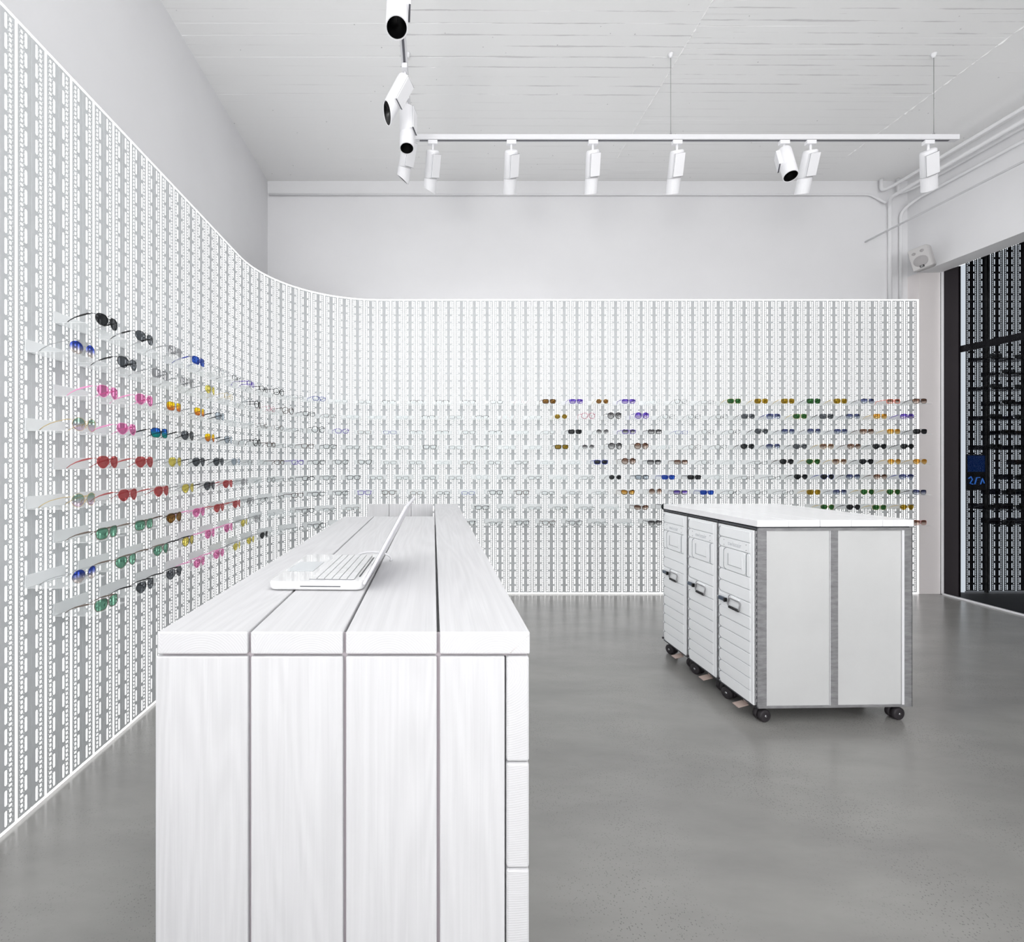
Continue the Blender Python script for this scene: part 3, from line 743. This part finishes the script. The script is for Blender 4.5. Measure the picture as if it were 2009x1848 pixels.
# ------------------------------------------------------------------ track lighting
ZTK = E + 2.358; TY1 = 3.457
def headmesh(d, longdir):
    """frame for a spot head: local -z is the aim"""
    z = -Vector(d).normalized(); x = Vector(longdir); x = (x - z*x.dot(z)).normalized(); y = z.cross(x)
    return Matrix((x, y, z)).transposed().to_4x4()
def spot(x, y, d, roll, box_side, label, cut=.7, L_=.27, drop=.048, r=.047, watt=0):
    t = empty('spotlight', (x, y, ZTK)); tag(t, label, 'spotlight', 'white track spotlights')
    MB().rbox(-.035, .035, -.016, .016, -.030, -.0005, .004).build('adapter', M_white, t) if abs(y-TY1) < .01 else MB().rbox(-.016, .016, -.035, .035, -.030, -.0005, .004).build('adapter', M_white, t)
    MB().tube([(0, 0, -.028), (0, 0, -.030-drop)], .0085, 10).build('stem', M_white, t)
    Mh = Matrix.Translation((0, 0, -.034-drop)) @ headmesh(d, roll)
    n = 32
    hb = MB().lathe([(.004, .012), (r-.010, .012), (r-.002, .006), (r, -.002), (r, -.165), (r-.0015, -.1665)], n, Mh); body = hb.build('lamp_body', M_white, t)
    sn = MB(); vs = []; fs = []
    for rr, z0_, cc in ((r, -.1675, 0), (r, None, 1), (r-.005, None, 1), (r-.005, -.178, 0)):
        for k in range(n):
            a = 2*PI*k/n; cx_, sy_ = math.cos(a), math.sin(a)
            zz = z0_ if z0_ is not None else -(L_ - cut*r) - cut*r*cx_
            vs.append((rr*cx_, rr*sy_, zz))
    for i in range(3):
        for k in range(n): fs.append((i*n+k, i*n+(k+1) % n, (i+1)*n+(k+1) % n, (i+1)*n+k))
    fs.append(tuple(range(n)))
    sn.add(vs, fs, False, Mh); s_ = sn.build('snoot', M_white, t)
    inn = MB(); vs = []; fs = []
    for rr, z0_ in ((r-.0055, None), (r-.0055, -.180)):
        for k in range(n):
            a = 2*PI*k/n; zz = z0_ if z0_ is not None else -(L_ - cut*r) - cut*r*math.cos(a) + .003
            vs.append((rr*math.cos(a), rr*math.sin(a), zz))
    for k in range(n): fs.append((k, (k+1) % n, n+(k+1) % n, n+k))
    fs.append(tuple(range(n, 2*n))); inn.add(vs, fs, True, Mh)
    bf = inn.build('baffle', M_black, s_)
    cr = MB().box(-r+.007, r-.007, -.0012, .0012, -.186, -.1815, M=Mh).box(-.0012, .0012, -r+.007, r-.007, -.186, -.1815, M=Mh)
    cr.build('cross_blade', M_dark, s_)
    # flat driver box on the flank
    bd = Mh.to_3x4() if False else Mh.to_3x3().transposed() @ Vector(box_side)
    Mb = Mh @ Matrix.Rotation(math.atan2(bd.y, bd.x), 4, 'Z')
    MB().rbox(r-.020, r+.010, -.036, .036, -.158, -.010, .002, M=Mb).build('driver_box', M_white, t)
    if watt:      # the lamp itself, shining from the mouth of the head onto the display wall
        ld = bpy.data.lights.new('spot_beam', 'SPOT'); ld.energy = watt; ld.spot_size = math.radians(105); ld.spot_blend = 1.0
        ld.shadow_soft_size = .035; ld.color = (1, .99, .98)
        lo = bpy.data.objects.new('spot_beam', ld); C.objects.link(lo); lo.parent = t
        lo.matrix_local = Mh @ Matrix.Translation((0, 0, -L_-.002))
    gl = MB().box(r+.001, r+.0097, -.036, .036, -.1589, -.1580, M=Mb).box(r+.001, r+.0097, -.036, .036, -.0100, -.0092, M=Mb).box(r+.002, r+.0035, -.0364, -.0358, -.158, -.010, M=Mb)
    gl.build('seam', M_slot, t)
    return t
X1a, X1b = -.150, 3.853
tk = empty('light_track', (0, TY1, ZTK)); tag(tk, 'white light track hanging across the room in front of the glowing wall', 'light track')
MB().box(X1a, X1b, -.018, .018, .001, .036).build('rail', M_track, tk)
MB().box(X1a+.05, X1b-.06, -.007, .007, .0002, .0009).build('conductor_slot', M_slot, tk)
def hang(par, x, y):
    MB().tube([(x, y, .036), (x, y, ZC-.02-ZTK)], .0016, 6).build('suspension_cable', M_cable, par)
    MB().lathe([(.004, 0), (.010, .006), (.017, .022), (.019, .030)], 16, Matrix.Translation((x, y, ZC-.032-ZTK))).build('ceiling_cup', M_white, par)
    MB().lathe([(.003, 0), (.008, .002), (.006, .018), (.003, .022)], 12, Matrix.Translation((x, y, .036))).build('cable_clamp', M_alu, par)
for x in (1.747, 3.682): hang(tk, x, 0)
tk2 = empty('light_track', (-.170, 0, ZTK)); tag(tk2, 'white light track running from above the camera towards the glowing wall', 'light track')
MB().box(-.018, .018, -1.4, 3.475, .001, .036).build('rail', M_track, tk2)
MB().box(-.007, .007, -1.3, 2.86, .0002, .0009).build('conductor_slot', M_slot, tk2)
hang(tk2, -.018, 3.457); hang(tk2, 0, .9)
tkx = lambda x: (x-850)*TY1/F
for (px, d, roll, side, lab, cut) in (
    (849, (-.10, .58, -.81), (1, .3, 0), (.75, -1, 0), 'white spotlight first from the left on the cross track, tilted slightly left', .42),
    (1003, (.06, .68, -.75), (0, 1, 0), (.35, -1, 0), 'white spotlight second from the left on the cross track, hanging straight', .0),
    (1163, (.11, .5, -.86), (0, 1, 0), (.1, -1, 0), 'white spotlight third from the left on the cross track', .0),
    (1328, (.13, .5, -.86), (0, 1, 0), (.0, -1, 0), 'white spotlight under the middle suspension cable of the cross track', .0),
    (1538, (-.12, -.40, -.90), (0, 1, 0), (-1, .5, 0), 'white spotlight on the cross track turned forward, showing its black opening', .0),
    (1590, (.11, .45, -.88), (0, 1, 0), (.05, -1, 0), 'white spotlight just right of the one with the black opening, tilted left', .0),
    (1821, (.45, .40, -.80), (.7, 1, 0), (-.5, -1, 0), 'white spotlight at the right end of the cross track, driver box facing forward', .0)):
    spot(tkx(px), TY1, d, roll, side, lab, cut, watt=0 if px == 1538 else 9)
XT2 = -.170
spot(XT2, 2.27, (0, -.30, -.95), (0, 1, 0), (1, .1, 0), 'white spotlight cut by the top of the picture, black opening towards the camera', .0, r=.052)
spot(XT2, 2.81, (-.46, -.02, -.87), (.9, .55, 0), (1, -.45, 0), 'white spotlight aimed at the left wall, narrow black opening on its left', .95)
spot(XT2, 3.05, (0, -.10, -.98), (0, 1, 0), (1, -.3, 0), 'white spotlight pointing straight down below the one aimed left', .1)
spot(XT2, 3.33, (-.22, .50, -.84), (1, .3, 0), (.8, -1, 0), 'white spotlight lowest by the track corner, tilted left with slanted end', .5, watt=9)

# ------------------------------------------------------------------ conduits
def bend(pts, r=.05, n=6):
    out = [Vector(pts[0])]
    for i in range(1, len(pts)-1):
        a, b, c = Vector(pts[i-1]), Vector(pts[i]), Vector(pts[i+1])
        d1 = (a-b).normalized(); d2 = (c-b).normalized(); rr = min(r, (a-b).length*.45, (c-b).length*.45)
        for j in range(n+1):
            t = j/n; out.append((b+d1*rr)*(1-t)**2 + b*2*t*(1-t) + (b+d2*rr)*t**2)
    out.append(Vector(pts[-1])); return out
YW = YB - .017
def pipe(pts, r, lab, rb=.07): tag(MB().tube(bend([(x, y, E+h) for x, y, h in pts], rb), r, 12).build('conduit', M_wall), lab, 'pipe', 'white conduits')
pipe([(4.76, YW-.02, 2.995), (4.76, YW-.02, 2.87), (4.80, 4.9, 2.875), (4.80, YR, 2.875)], .017, 'white conduit nearest the ceiling along the right wall')
pipe([(4.87, YW, 1.72), (4.87, YW, 2.72), (4.80, 4.93, 2.77), (4.80, YR, 2.77)], .019, 'white pipe rising up the back wall then turning under the upper conduit', .06)
pipe([(4.985, YW, 1.72), (4.985, YW, 2.66), (5.045, 4.9, 2.74), (5.045, YR, 2.74)], .015, 'white pipe in the room corner turning along the right wall', .09)
pipe([(4.93, YW-.03, 2.995), (4.93, YW-.03, 2.83), (5.05, 4.85, 2.86), (5.05, YR, 2.86)], .014, 'white conduit on the right wall between the ceiling and the lintel', .05)
pipe([(XL+.02, YW, 2.845), (4.66, YW, 2.845), (4.74, YW, 2.80), (4.80, YW-.03, 2.74)], .011, 'thin white conduit running the length of the back wall below the ceiling', .04)
pipe([(4.62, YW+.012, 2.346), (4.62, YR, 2.346)], .009, 'thin white rod stretched from the back wall across the corner pipes')
# speaker
sp = empty('wall_speaker', (4.93, 4.74, E+2.045)); tag(sp, 'small light grey loudspeaker fixed above the corner of the opening', 'loudspeaker')
Ms = Matrix.Scale(.92, 4) @ Matrix.Rotation(math.radians(-60), 4, 'Z') @ Matrix.Rotation(math.radians(-10), 4, 'Y') @ Matrix.Rotation(math.radians(8), 4, 'X')
MB().rbox(-.084, .084, -.075, .065, -.125, .125, .030, 5, M=Ms).build('cabinet', M_speaker, sp)
MB().rbox(-.076, .076, -.079, -.070, -.116, .116, .0035, 2, M=Ms).build('front_grille', M_speaker, sp)
def disc(name, x, z, r, m): 
    return MB().lathe([(.001, 0), (r, 0), (r*.96, .002), (.001, .002)], 28, Ms @ Matrix.Translation((x, -.079, z)) @ Matrix.Rotation(PI/2, 4, 'X')).build(name, m, sp)
disc('woofer', -.0, -.035, .058, M_grille); disc('tweeter', -.036, .062, .016, M_grille); disc('tweeter', .030, .070, .016, M_grille)
MB().rbox(-.018, .018, -.085, -.0805, -.106, -.082, .002, M=Ms).build('badge', M_black, sp)
me = text_mesh('JBL', .017, .0006); me.materials.clear(); me.materials.append(M_white)
bo = inst('badge_lettering', me, None, sp); bo.matrix_local = Ms @ Matrix.Translation((0, -.0858, -.094)) @ Matrix.Rotation(PI/2, 4, 'X')
MB().box(-.03, .02, .05, .160, -.02, .02, M=Ms).build('wall_bracket', M_speaker, sp)

# ------------------------------------------------------------------ acrylic shelves and eyewear
# tray sits at z = 0 of its own frame, local +y points into the room
def shelf_meshes():
    pl = MB().rbox(-.100, .100, .001, .0045, -.003, .048, .0008, 1).mesh('back_plate', M_plate)
    tr = MB().rbox(-.100, .100, .0046, .173, -.003, 0, .0008, 1).mesh('tray', M_tray)
    return pl, tr
ME_plate, ME_tray = shelf_meshes()
def outline(kind, n=28):
    pts = []
    for i in range(n):
        t = 2*PI*i/n; c, s = math.cos(t), math.sin(t)      # x>0 outer side
        if kind == 'aviator':
            x = .0285*c; z = .0235*s
            if z < 0: x = x*(1-.28*(-z/.0235)**1.4) + .0015*(-z/.0235); z *= 1.06
            else: x = .0285*math.copysign(abs(c)**.75, c); z = .0215*math.copysign(abs(s)**.8, s)
        elif kind == 'pilot':
            x = .0285*math.copysign(abs(c)**.6, c); z = .0215*math.copysign(abs(s)**.6, s)
            if z < 0: x *= (1-.16*(-z/.0215))
        elif kind == 'round': x = .0275*c; z = .0265*s
        elif kind == 'big_oval': x = .0275*c; z = .0235*s; x *= (1-.10*(-z/.0235)) if z < 0 else 1
        elif kind == 'thin_round': x = .0235*c; z = .0205*s
        elif kind == 'rectangular':
            x = .0265*math.copysign(abs(c)**.5, c); z = .0180*math.copysign(abs(s)**.5, s)
            if z < 0: x *= (1-.14*(-z/.018))
        elif kind == 'slim': x = .0255*math.copysign(abs(c)**.55, c); z = .0145*math.copysign(abs(s)**.55, s)
        elif kind == 'cat':
            x = .0275*math.copysign(abs(c)**.75, c); z = .0195*math.copysign(abs(s)**.75, s)
            z += .004*(x/.0275) if z > 0 else 0
            if z < 0: x *= (1-.18*(-z/.0195))
        else: x = .0255*c; z = .018*s
        pts.append((x, z))
    return pts
YF = .164
def front_y(x): return YF - 2.6*x*x
# kind -> outline, rim radius (x, depth), lens centre x, upper rim only, bridge bar, temple kind
KIND = {
 'A': ('aviator', .0013, .0330, False, 'double', 'broad'), 'Q': ('pilot', .0014, .0325, False, 'double', 'broad'),
 'O': ('round', .0030, .0335, False, 'thick', 'acetate'), 'R': ('rectangular', .0028, .0325, False, 'thick', 'acetate'),
 'H': ('slim', .0020, .0315, True, 'thick', 'slim'), 'X': ('thin_round', 0, .0315, False, 'thin', 'wire'),
 'C': ('cat', .0028, .0330, False, 'thick', 'acetate'), 'T': ('slim', .0017, .0315, False, 'thin', 'wire'),
 'U': ('thin_round', .0017, .0310, False, 'thin', 'wire'), 'I': ('big_oval', .0009, .0325, False, 'thin', 'wire')}
KNAME = {'A': 'aviator', 'Q': 'square aviator', 'O': 'round', 'R': 'rectangular', 'H': 'half-rim', 'X': 'rimless', 'C': 'cat-eye', 'T': 'slim', 'U': 'oval', 'I': 'large oval'}
GM = {}
M_tmp = M_black
for kd, (ol, rr, cx, upper, bridge, tmp) in KIND.items():
    pts = outline(ol); zmin = min(p[1] for p in pts); zc = -zmin + max(rr, .0008)
    for sd in (1, -1):
        mb = MB(); n = len(pts); vs = [(sd*cx, front_y(cx)+.0012, zc)]
        for ring in (.5, 1.0):
            for x, z in pts: X_ = sd*(cx+x*ring); vs.append((X_, front_y(X_) + .0012*(1-ring*ring), zc+z*ring))
        m_ = len(vs); vs += [(a, b-.0012, c) for a, b, c in vs]
        fs = []
        for i in range(n):
            j = (i+1) % n; q = [(0, 1+i, 1+j), (1+i, 1+n+i, 1+n+j, 1+j)]
            for f in q: fs.append(f); fs.append(tuple(v+m_ for v in reversed(f)))
            fs.append((1+n+i, 1+n+i+m_, 1+n+j+m_, 1+n+j))
        mb.add(vs, fs, True); GM[kd, 'lens', sd] = mb.mesh('lens', M_tmp)
    zmax = max(p[1] for p in pts)
    fr = MB(); xo = cx + max(p[0] for p in pts)
    zh = zc + zmax*(.62 if kd not in 'HTRC' else .70)          # hinge height
    for sd in (1, -1):
        ring = [(sd*(cx+x), front_y(cx+x), zc+z) for x, z in pts]
        if rr > 0:
            if upper:
                up = [p for p, (x, z) in zip(ring, pts) if z > -.002]
                fr.tube(up, rr, 7, ry=rr*.9)
            else: fr.tube(ring, rr, 7, closed=True, ry=rr*.9)
        e0 = (sd*(xo-.001 if rr else xo-.004), front_y(xo), zh); e1 = (sd*(xo+.0055), front_y(xo)-.004, zh); e2 = (sd*(xo+.0065), front_y(xo)-.012, zh)
        fr.tube([e0, e1, e2], max(rr, .0013), 6)
        # nose pads
        fr.tube([(sd*.0085, YF-.004, zc+.002), (sd*.0105, YF-.010, zc-.004), (sd*.0100, YF-.010, zc-.012)], .0013, 5)
    xi = cx - max(p[0] for p in pts)
    bz = zc + zmax*.45
    if bridge == 'double':
        fr.tube([(-xi-.006, YF, zc+zmax*.93), (0, YF+.001, zc+zmax*.98), (xi+.006, YF, zc+zmax*.93)], .0012, 6)
        fr.tube([(-xi-.001, YF, bz-.003), (0, YF+.001, bz), (xi+.001, YF, bz-.003)], .0011, 6)
    elif bridge == 'thick': fr.tube([(-xi-.002, YF, bz+.001), (-xi*.4, YF+.001, bz+.003), (xi*.4, YF+.001, bz+.003), (xi+.002, YF, bz+.001)], .0022, 8)
    else: fr.tube([(-xi-.003, YF, bz-.001), (0, YF+.001, bz+.002), (xi+.003, YF, bz-.001)], .0012, 6)
    GM[kd, 'frame', 0] = fr.mesh('frame_front', M_tmp)
    for sd in (1, -1):
        t = MB(); ys = front_y(xo)-.012; xx = sd*(xo+.0065)
        if tmp in ('broad', 'wire'):     # slim metal arms slope down to the tray
            P = [(xx, ys, zh), (xx*.99, ys-.016, zh-.002), (xx*.98, ys-.045, zh-.008), (xx*.97, ys-.070, zh*.62), (xx*.95, ys-.095, zh*.34), (xx*.92, .030, .0022)]
        else:
            P = [(xx, ys, zh), (xx*.99, ys-.030, zh-.001), (xx*.97, .055, zh-.003), (xx*.94, .042, zh-.008), (xx*.90, .033, zh*.35), (xx*.87, .028, .0024)]
        w_ = {'broad': [.0010, .0012, .0012, .0012, .0012, .0012], 'acetate': [.0016]*6, 'slim': [.0012]*6, 'wire': [.0014]*6}[tmp]
        h_ = {'broad': [.0012, .0038, .0036, .0024, .0016, .0014], 'acetate': [.0030, .0030, .0024, .0024, .0026, .0022],
              'slim': [.0024, .0022, .0018, .0016, .0016, .0014], 'wire': [.0014]*6}[tmp]
        t.tube(P, w_, 6, ry=h_); GM[kd, 'temple', sd] = t.mesh('temple', M_tmp)
FC = {'k': ('black', (18, 18, 20)), 's': ('silver', (170, 172, 174)), 'g': ('gold', (206, 184, 132)), 'n': ('brown', (74, 52, 42)),
      'p': ('pink', (240, 160, 205)), 'r': ('brick red', (172, 84, 84)), 'b': ('blue', (36, 52, 150)), 'v': ('violet', (84, 46, 168)),
      'w': ('clear', (222, 226, 228)), 'e': ('grey', (118, 120, 122)), 'm': ('rose', (188, 110, 130)), 'o': ('coral', (232, 120, 96)), 't': ('taupe', (112, 98, 88))}
FM = {}
for kx, (nm, col) in FC.items():
    if kx == 'w': FM[kx] = glassy('clear_frame_plastic', (.95, .96, .97, 1), .55, srgb(*col), .2)
    else: FM[kx] = mat(nm.replace(' ', '_') + '_frame', srgb(*col), .35, metal=(.7 if kx in 'sg' else 0))
c4 = lambda r, g, b: srgb(r, g, b)
_gl, _gr = glassy, gradlens
def glassy(name, tint, fac, col, rough=0.05): return _gl(name, tuple(c**.5 for c in tint[:3]) + (1,), fac*.40, col, rough)
def gradlens(name, top, bot, fac=0.35):
    m = _gr(name, tuple(c**.5 for c in top[:3]) + (1,), tuple(c**.5 for c in bot[:3]) + (1,), fac*.45); return m
LM = {
 'c': ('clear', glassy('clear_lens', (.96, .98, .98, 1), .05, c4(235, 242, 242))),
 'd': ('dark grey', glassy('dark_grey_lens', c4(120, 124, 128), .55, c4(64, 68, 74))),
 'l': ('pale smoke', glassy('smoke_lens', c4(205, 205, 206), .45, c4(150, 150, 152))),
 'S': ('steel blue', glassy('steel_lens', c4(196, 206, 214), .5, c4(150, 160, 170))),
 'B': ('blue gradient', gradlens('blue_gradient_lens', c4(52, 74, 168), c4(214, 204, 198))),
 'P': ('pink', glassy('pink_lens', c4(222, 140, 184), .6, c4(206, 116, 164))),
 'F': ('brick red', glassy('brick_lens', c4(196, 104, 104), .75, c4(178, 82, 84))),
 'Y': ('yellow', glassy('yellow_lens', c4(236, 222, 120), .6, c4(214, 198, 96))),
 'W': ('green-pink gradient', gradlens('green_pink_lens', c4(150, 178, 164), c4(226, 206, 220), .25)),
 'O': ('orange mirrored', gradlens('orange_mirror_lens', c4(244, 200, 10), c4(214, 112, 40), 1.2)),
 'G': ('green', glassy('green_lens', c4(138, 190, 166), .55, c4(96, 150, 128))),
 'N': ('brown', glassy('brown_lens', c4(150, 112, 60), .6, c4(112, 78, 38))),
 'M': ('blue mirrored', glassy('blue_mirror_lens', c4(60, 100, 190), .75, c4(22, 62, 160))),
 'T': ('teal mirrored', gradlens('teal_mirror_lens', c4(30, 90, 190), c4(20, 150, 140), .8)),
 'D': ('grey gradient', gradlens('grey_gradient_lens', c4(84, 82, 84), c4(205, 205, 204))),
 'J': ('brown gradient', gradlens('brown_gradient_lens', c4(104, 74, 60), c4(210, 198, 188))),
 'V': ('violet', gradlens('violet_lens', c4(92, 66, 170), c4(200, 190, 215))),
 'E': ('dark green', glassy('dark_green_lens', c4(70, 120, 70), .6, c4(32, 74, 40))),
 'L': ('olive gold', glassy('olive_gold_lens', c4(170, 140, 50), .6, c4(120, 96, 24))),
 'A': ('amber', gradlens('amber_lens', c4(190, 130, 40), c4(226, 190, 120), .5)),
 'K': ('black', glassy('black_lens', c4(70, 72, 74), .7, c4(30, 31, 33))),
 'U': ('blue-grey gradient', gradlens('blue_grey_gradient_lens', c4(64, 70, 110), c4(190, 198, 208)))}
glassy, gradlens = _gl, _gr
ROWS = {
 1: 'AkK Akd Qsl QbM Usc Tkc Rvc Rkc Okc Tec Rbc Twc Tec Hkc Hkc Hkc Hkc Tec Xmc RnN RvV XgN RvV Uwc Ukc Tec QgE QgL QgL QkE QgL QeU RoJ QkJ',
 2: 'IsB Akd Qsl Asl AsY Ugc Uwc Okc Umc Onc Rkc Tnc Twc Twc Twc Hkc Tec Hkc Xmc Twc XgL Omc OkD OvV Ukc Ukc Ukc Qed QbU QgE Qkd QeU QgA QvV',
 3: 'ApP ApP QsO QsO QkS Uwc Uwc Unc Unc Tec Okc Cvc Tnc Tbc Hkc Hkc Tkc Hkc Twc Tec RkK XeD RvD RkD Tbc Ukc Ukc Akd QeU AeU QeU QnJ QgA QkK',
 4: 'IgW ApP QkT Akd AsO AkS Uwc Okc Rnc Tec Rnc Rkc Tkc Tkc Tec Rkc Tec Hkc Twc Twc RkL XeD OkD OnJ Uwc Unc Ukc AkK AeU Akd AgJ AnJ AkK',
 5: 'ArF ArF AsY Akd Akd AsS Uec Uwc Rnc Rvc Rkc Ckc Ckc Tec Tec Twc Tnc Tkc Tkc Twc Twc RbK OnJ RkD RnJ Ukc Uwc Tkc AnK AgE AgJ AkK AgA AgA',
 6: 'IgW ArF ArF AsY Akd ArF Asl Uwc Ukc Tkc Rkc Rec Rkc Tkc Tec Tkc Tec Uwc Tkc Tkc Twc Tec XkK RkS RbM RkK Uwc Tkc Tkc AkK AbK AkU AnJ AbU',
 7: 'QtG QtG AnN ApP ArF ArF Asl Tkc Tkc Rnc Rkc Rkc Rvc Rnc Tnc Tkc Tbc Rkc Rnc Tkc Tec Tec CnA OwJ RkV RbM Ukc Ukc Ukc QgL QeU AgE AgE QkU',
 8: {1:'IsB',3:'AtG',5:'AtG',7:'AkY',9:'ApP',11:'ApP',13:'AsY',15:'Asl',17:'Uwc',19:'Uwc',21:'Rkc',23:'Tkc',25:'Tnc',35:'Rkc',37:'Tec',39:'Tec',41:'Tkc',43:'Tec',45:'Twc',47:'CnJ',49:'OkK',61:'AgE',63:'AkK',65:'QgE',67:'AgL'},
 9: {2:'QtG',4:'Akd',6:'Akd',8:'ApP',10:'ApP',12:'AsY',14:'AsY',16:'AsK',18:'Uwc',20:'Tkc',22:'Rkc',24:'Tkc',34:'Rkc',36:'Tkc',38:'Rkc',40:'Rnc',42:'Rkc',44:'Tec',46:'Twc',48:'RkD',68:'QrJ'}}
ROWN = ['', 'one', 'two', 'three', 'four', 'five', 'six', 'seven', 'eight', 'nine']
HR = lambda r: E + .582 - (r-1)*.1535
def make_glasses(code, parent_loc, rz, label, cat, group, dark=False):
    kd, fc, lc = code
    t = empty('sunglasses' if lc != 'c' else 'eyeglasses', parent_loc, rz); tag(t, label, cat, group)
    t.scale = (1.13, 1, 1.14) if lc != 'c' else (1.09, 1, 1.08)
    inst('frame_front', GM[kd, 'frame', 0], FM[fc], t)
    for sd in (1, -1):
        inst('lens', GM[kd, 'lens', sd], LM[lc][1], t); inst('temple', GM[kd, 'temple', sd], FM[fc], t)
    return t
def place(px, py, r, n, code, pos):
    rz = rot_of(n); kd, fc, lc = code
    if abs(n.x) > .02 and abs(n.y) > .02: px += n.x*.0065; py += n.y*.0065
    sh = empty('display_shelf', (px, py, HR(r)), rz)
    if lc == 'c': look = '%s %s eyeglasses' % (FC[fc][0], KNAME[kd])
    elif FC[fc][0] == LM[lc][0]: look = '%s %s sunglasses' % (FC[fc][0], KNAME[kd])
    else: look = '%s %s sunglasses, %s lenses' % (FC[fc][0], KNAME[kd], LM[lc][0])
    tag(sh, 'white acrylic shelf in row %s from the top, %s' % (ROWN[r], pos), 'shelf', 'acrylic shelves on the glowing wall')
    inst('back_plate', ME_plate, None, sh); inst('tray', ME_tray, None, sh)
    jx = random.uniform(-.004, .004); jr = random.uniform(-.05, .05)
    R2 = Matrix.Rotation(rz, 3, 'Z') @ Vector((jx, 0, 0))
    make_glasses(code, (px + R2.x, py + R2.y, HR(r) + .0003), rz + jr, '%s, row %s, %s' % (look, ROWN[r], pos),
                 'sunglasses' if lc != 'c' else 'eyeglasses', 'eyewear in row %s of the glowing wall' % ROWN[r])
for r in range(1, 10):
    ks = list(range(2, 69, 2)) if r % 2 else list(range(1, 68, 2))
    T = ROWS[r]
    if isinstance(T, str):
        toks = T.split(); toks = (toks + [toks[-1]]*34)[:len(ks)]; T = dict(zip(ks, toks))
    allk = sorted(T)
    for i, k in enumerate(allk):
        p, n = path(k)
        if r >= 8 and 30 < k < 50:
            mid = [q for q in allk if 30 < q < 50]; j = mid.index(k)
            pos = 'just right of the counter' if j == 0 else '%s to the right of the counter' % ordw(j+1)
        elif i <= 16 and not (r >= 8 and k > 50): pos = '%s from the left' % ordw(i+1)
        else:
            j = len(allk) - i; pos = 'at the right end' if j == 1 else '%s from the right' % ordw(j)
        place(p.x, p.y, r, n, T[k], pos)
# a few dark shelves with sunglasses behind the tinted glass
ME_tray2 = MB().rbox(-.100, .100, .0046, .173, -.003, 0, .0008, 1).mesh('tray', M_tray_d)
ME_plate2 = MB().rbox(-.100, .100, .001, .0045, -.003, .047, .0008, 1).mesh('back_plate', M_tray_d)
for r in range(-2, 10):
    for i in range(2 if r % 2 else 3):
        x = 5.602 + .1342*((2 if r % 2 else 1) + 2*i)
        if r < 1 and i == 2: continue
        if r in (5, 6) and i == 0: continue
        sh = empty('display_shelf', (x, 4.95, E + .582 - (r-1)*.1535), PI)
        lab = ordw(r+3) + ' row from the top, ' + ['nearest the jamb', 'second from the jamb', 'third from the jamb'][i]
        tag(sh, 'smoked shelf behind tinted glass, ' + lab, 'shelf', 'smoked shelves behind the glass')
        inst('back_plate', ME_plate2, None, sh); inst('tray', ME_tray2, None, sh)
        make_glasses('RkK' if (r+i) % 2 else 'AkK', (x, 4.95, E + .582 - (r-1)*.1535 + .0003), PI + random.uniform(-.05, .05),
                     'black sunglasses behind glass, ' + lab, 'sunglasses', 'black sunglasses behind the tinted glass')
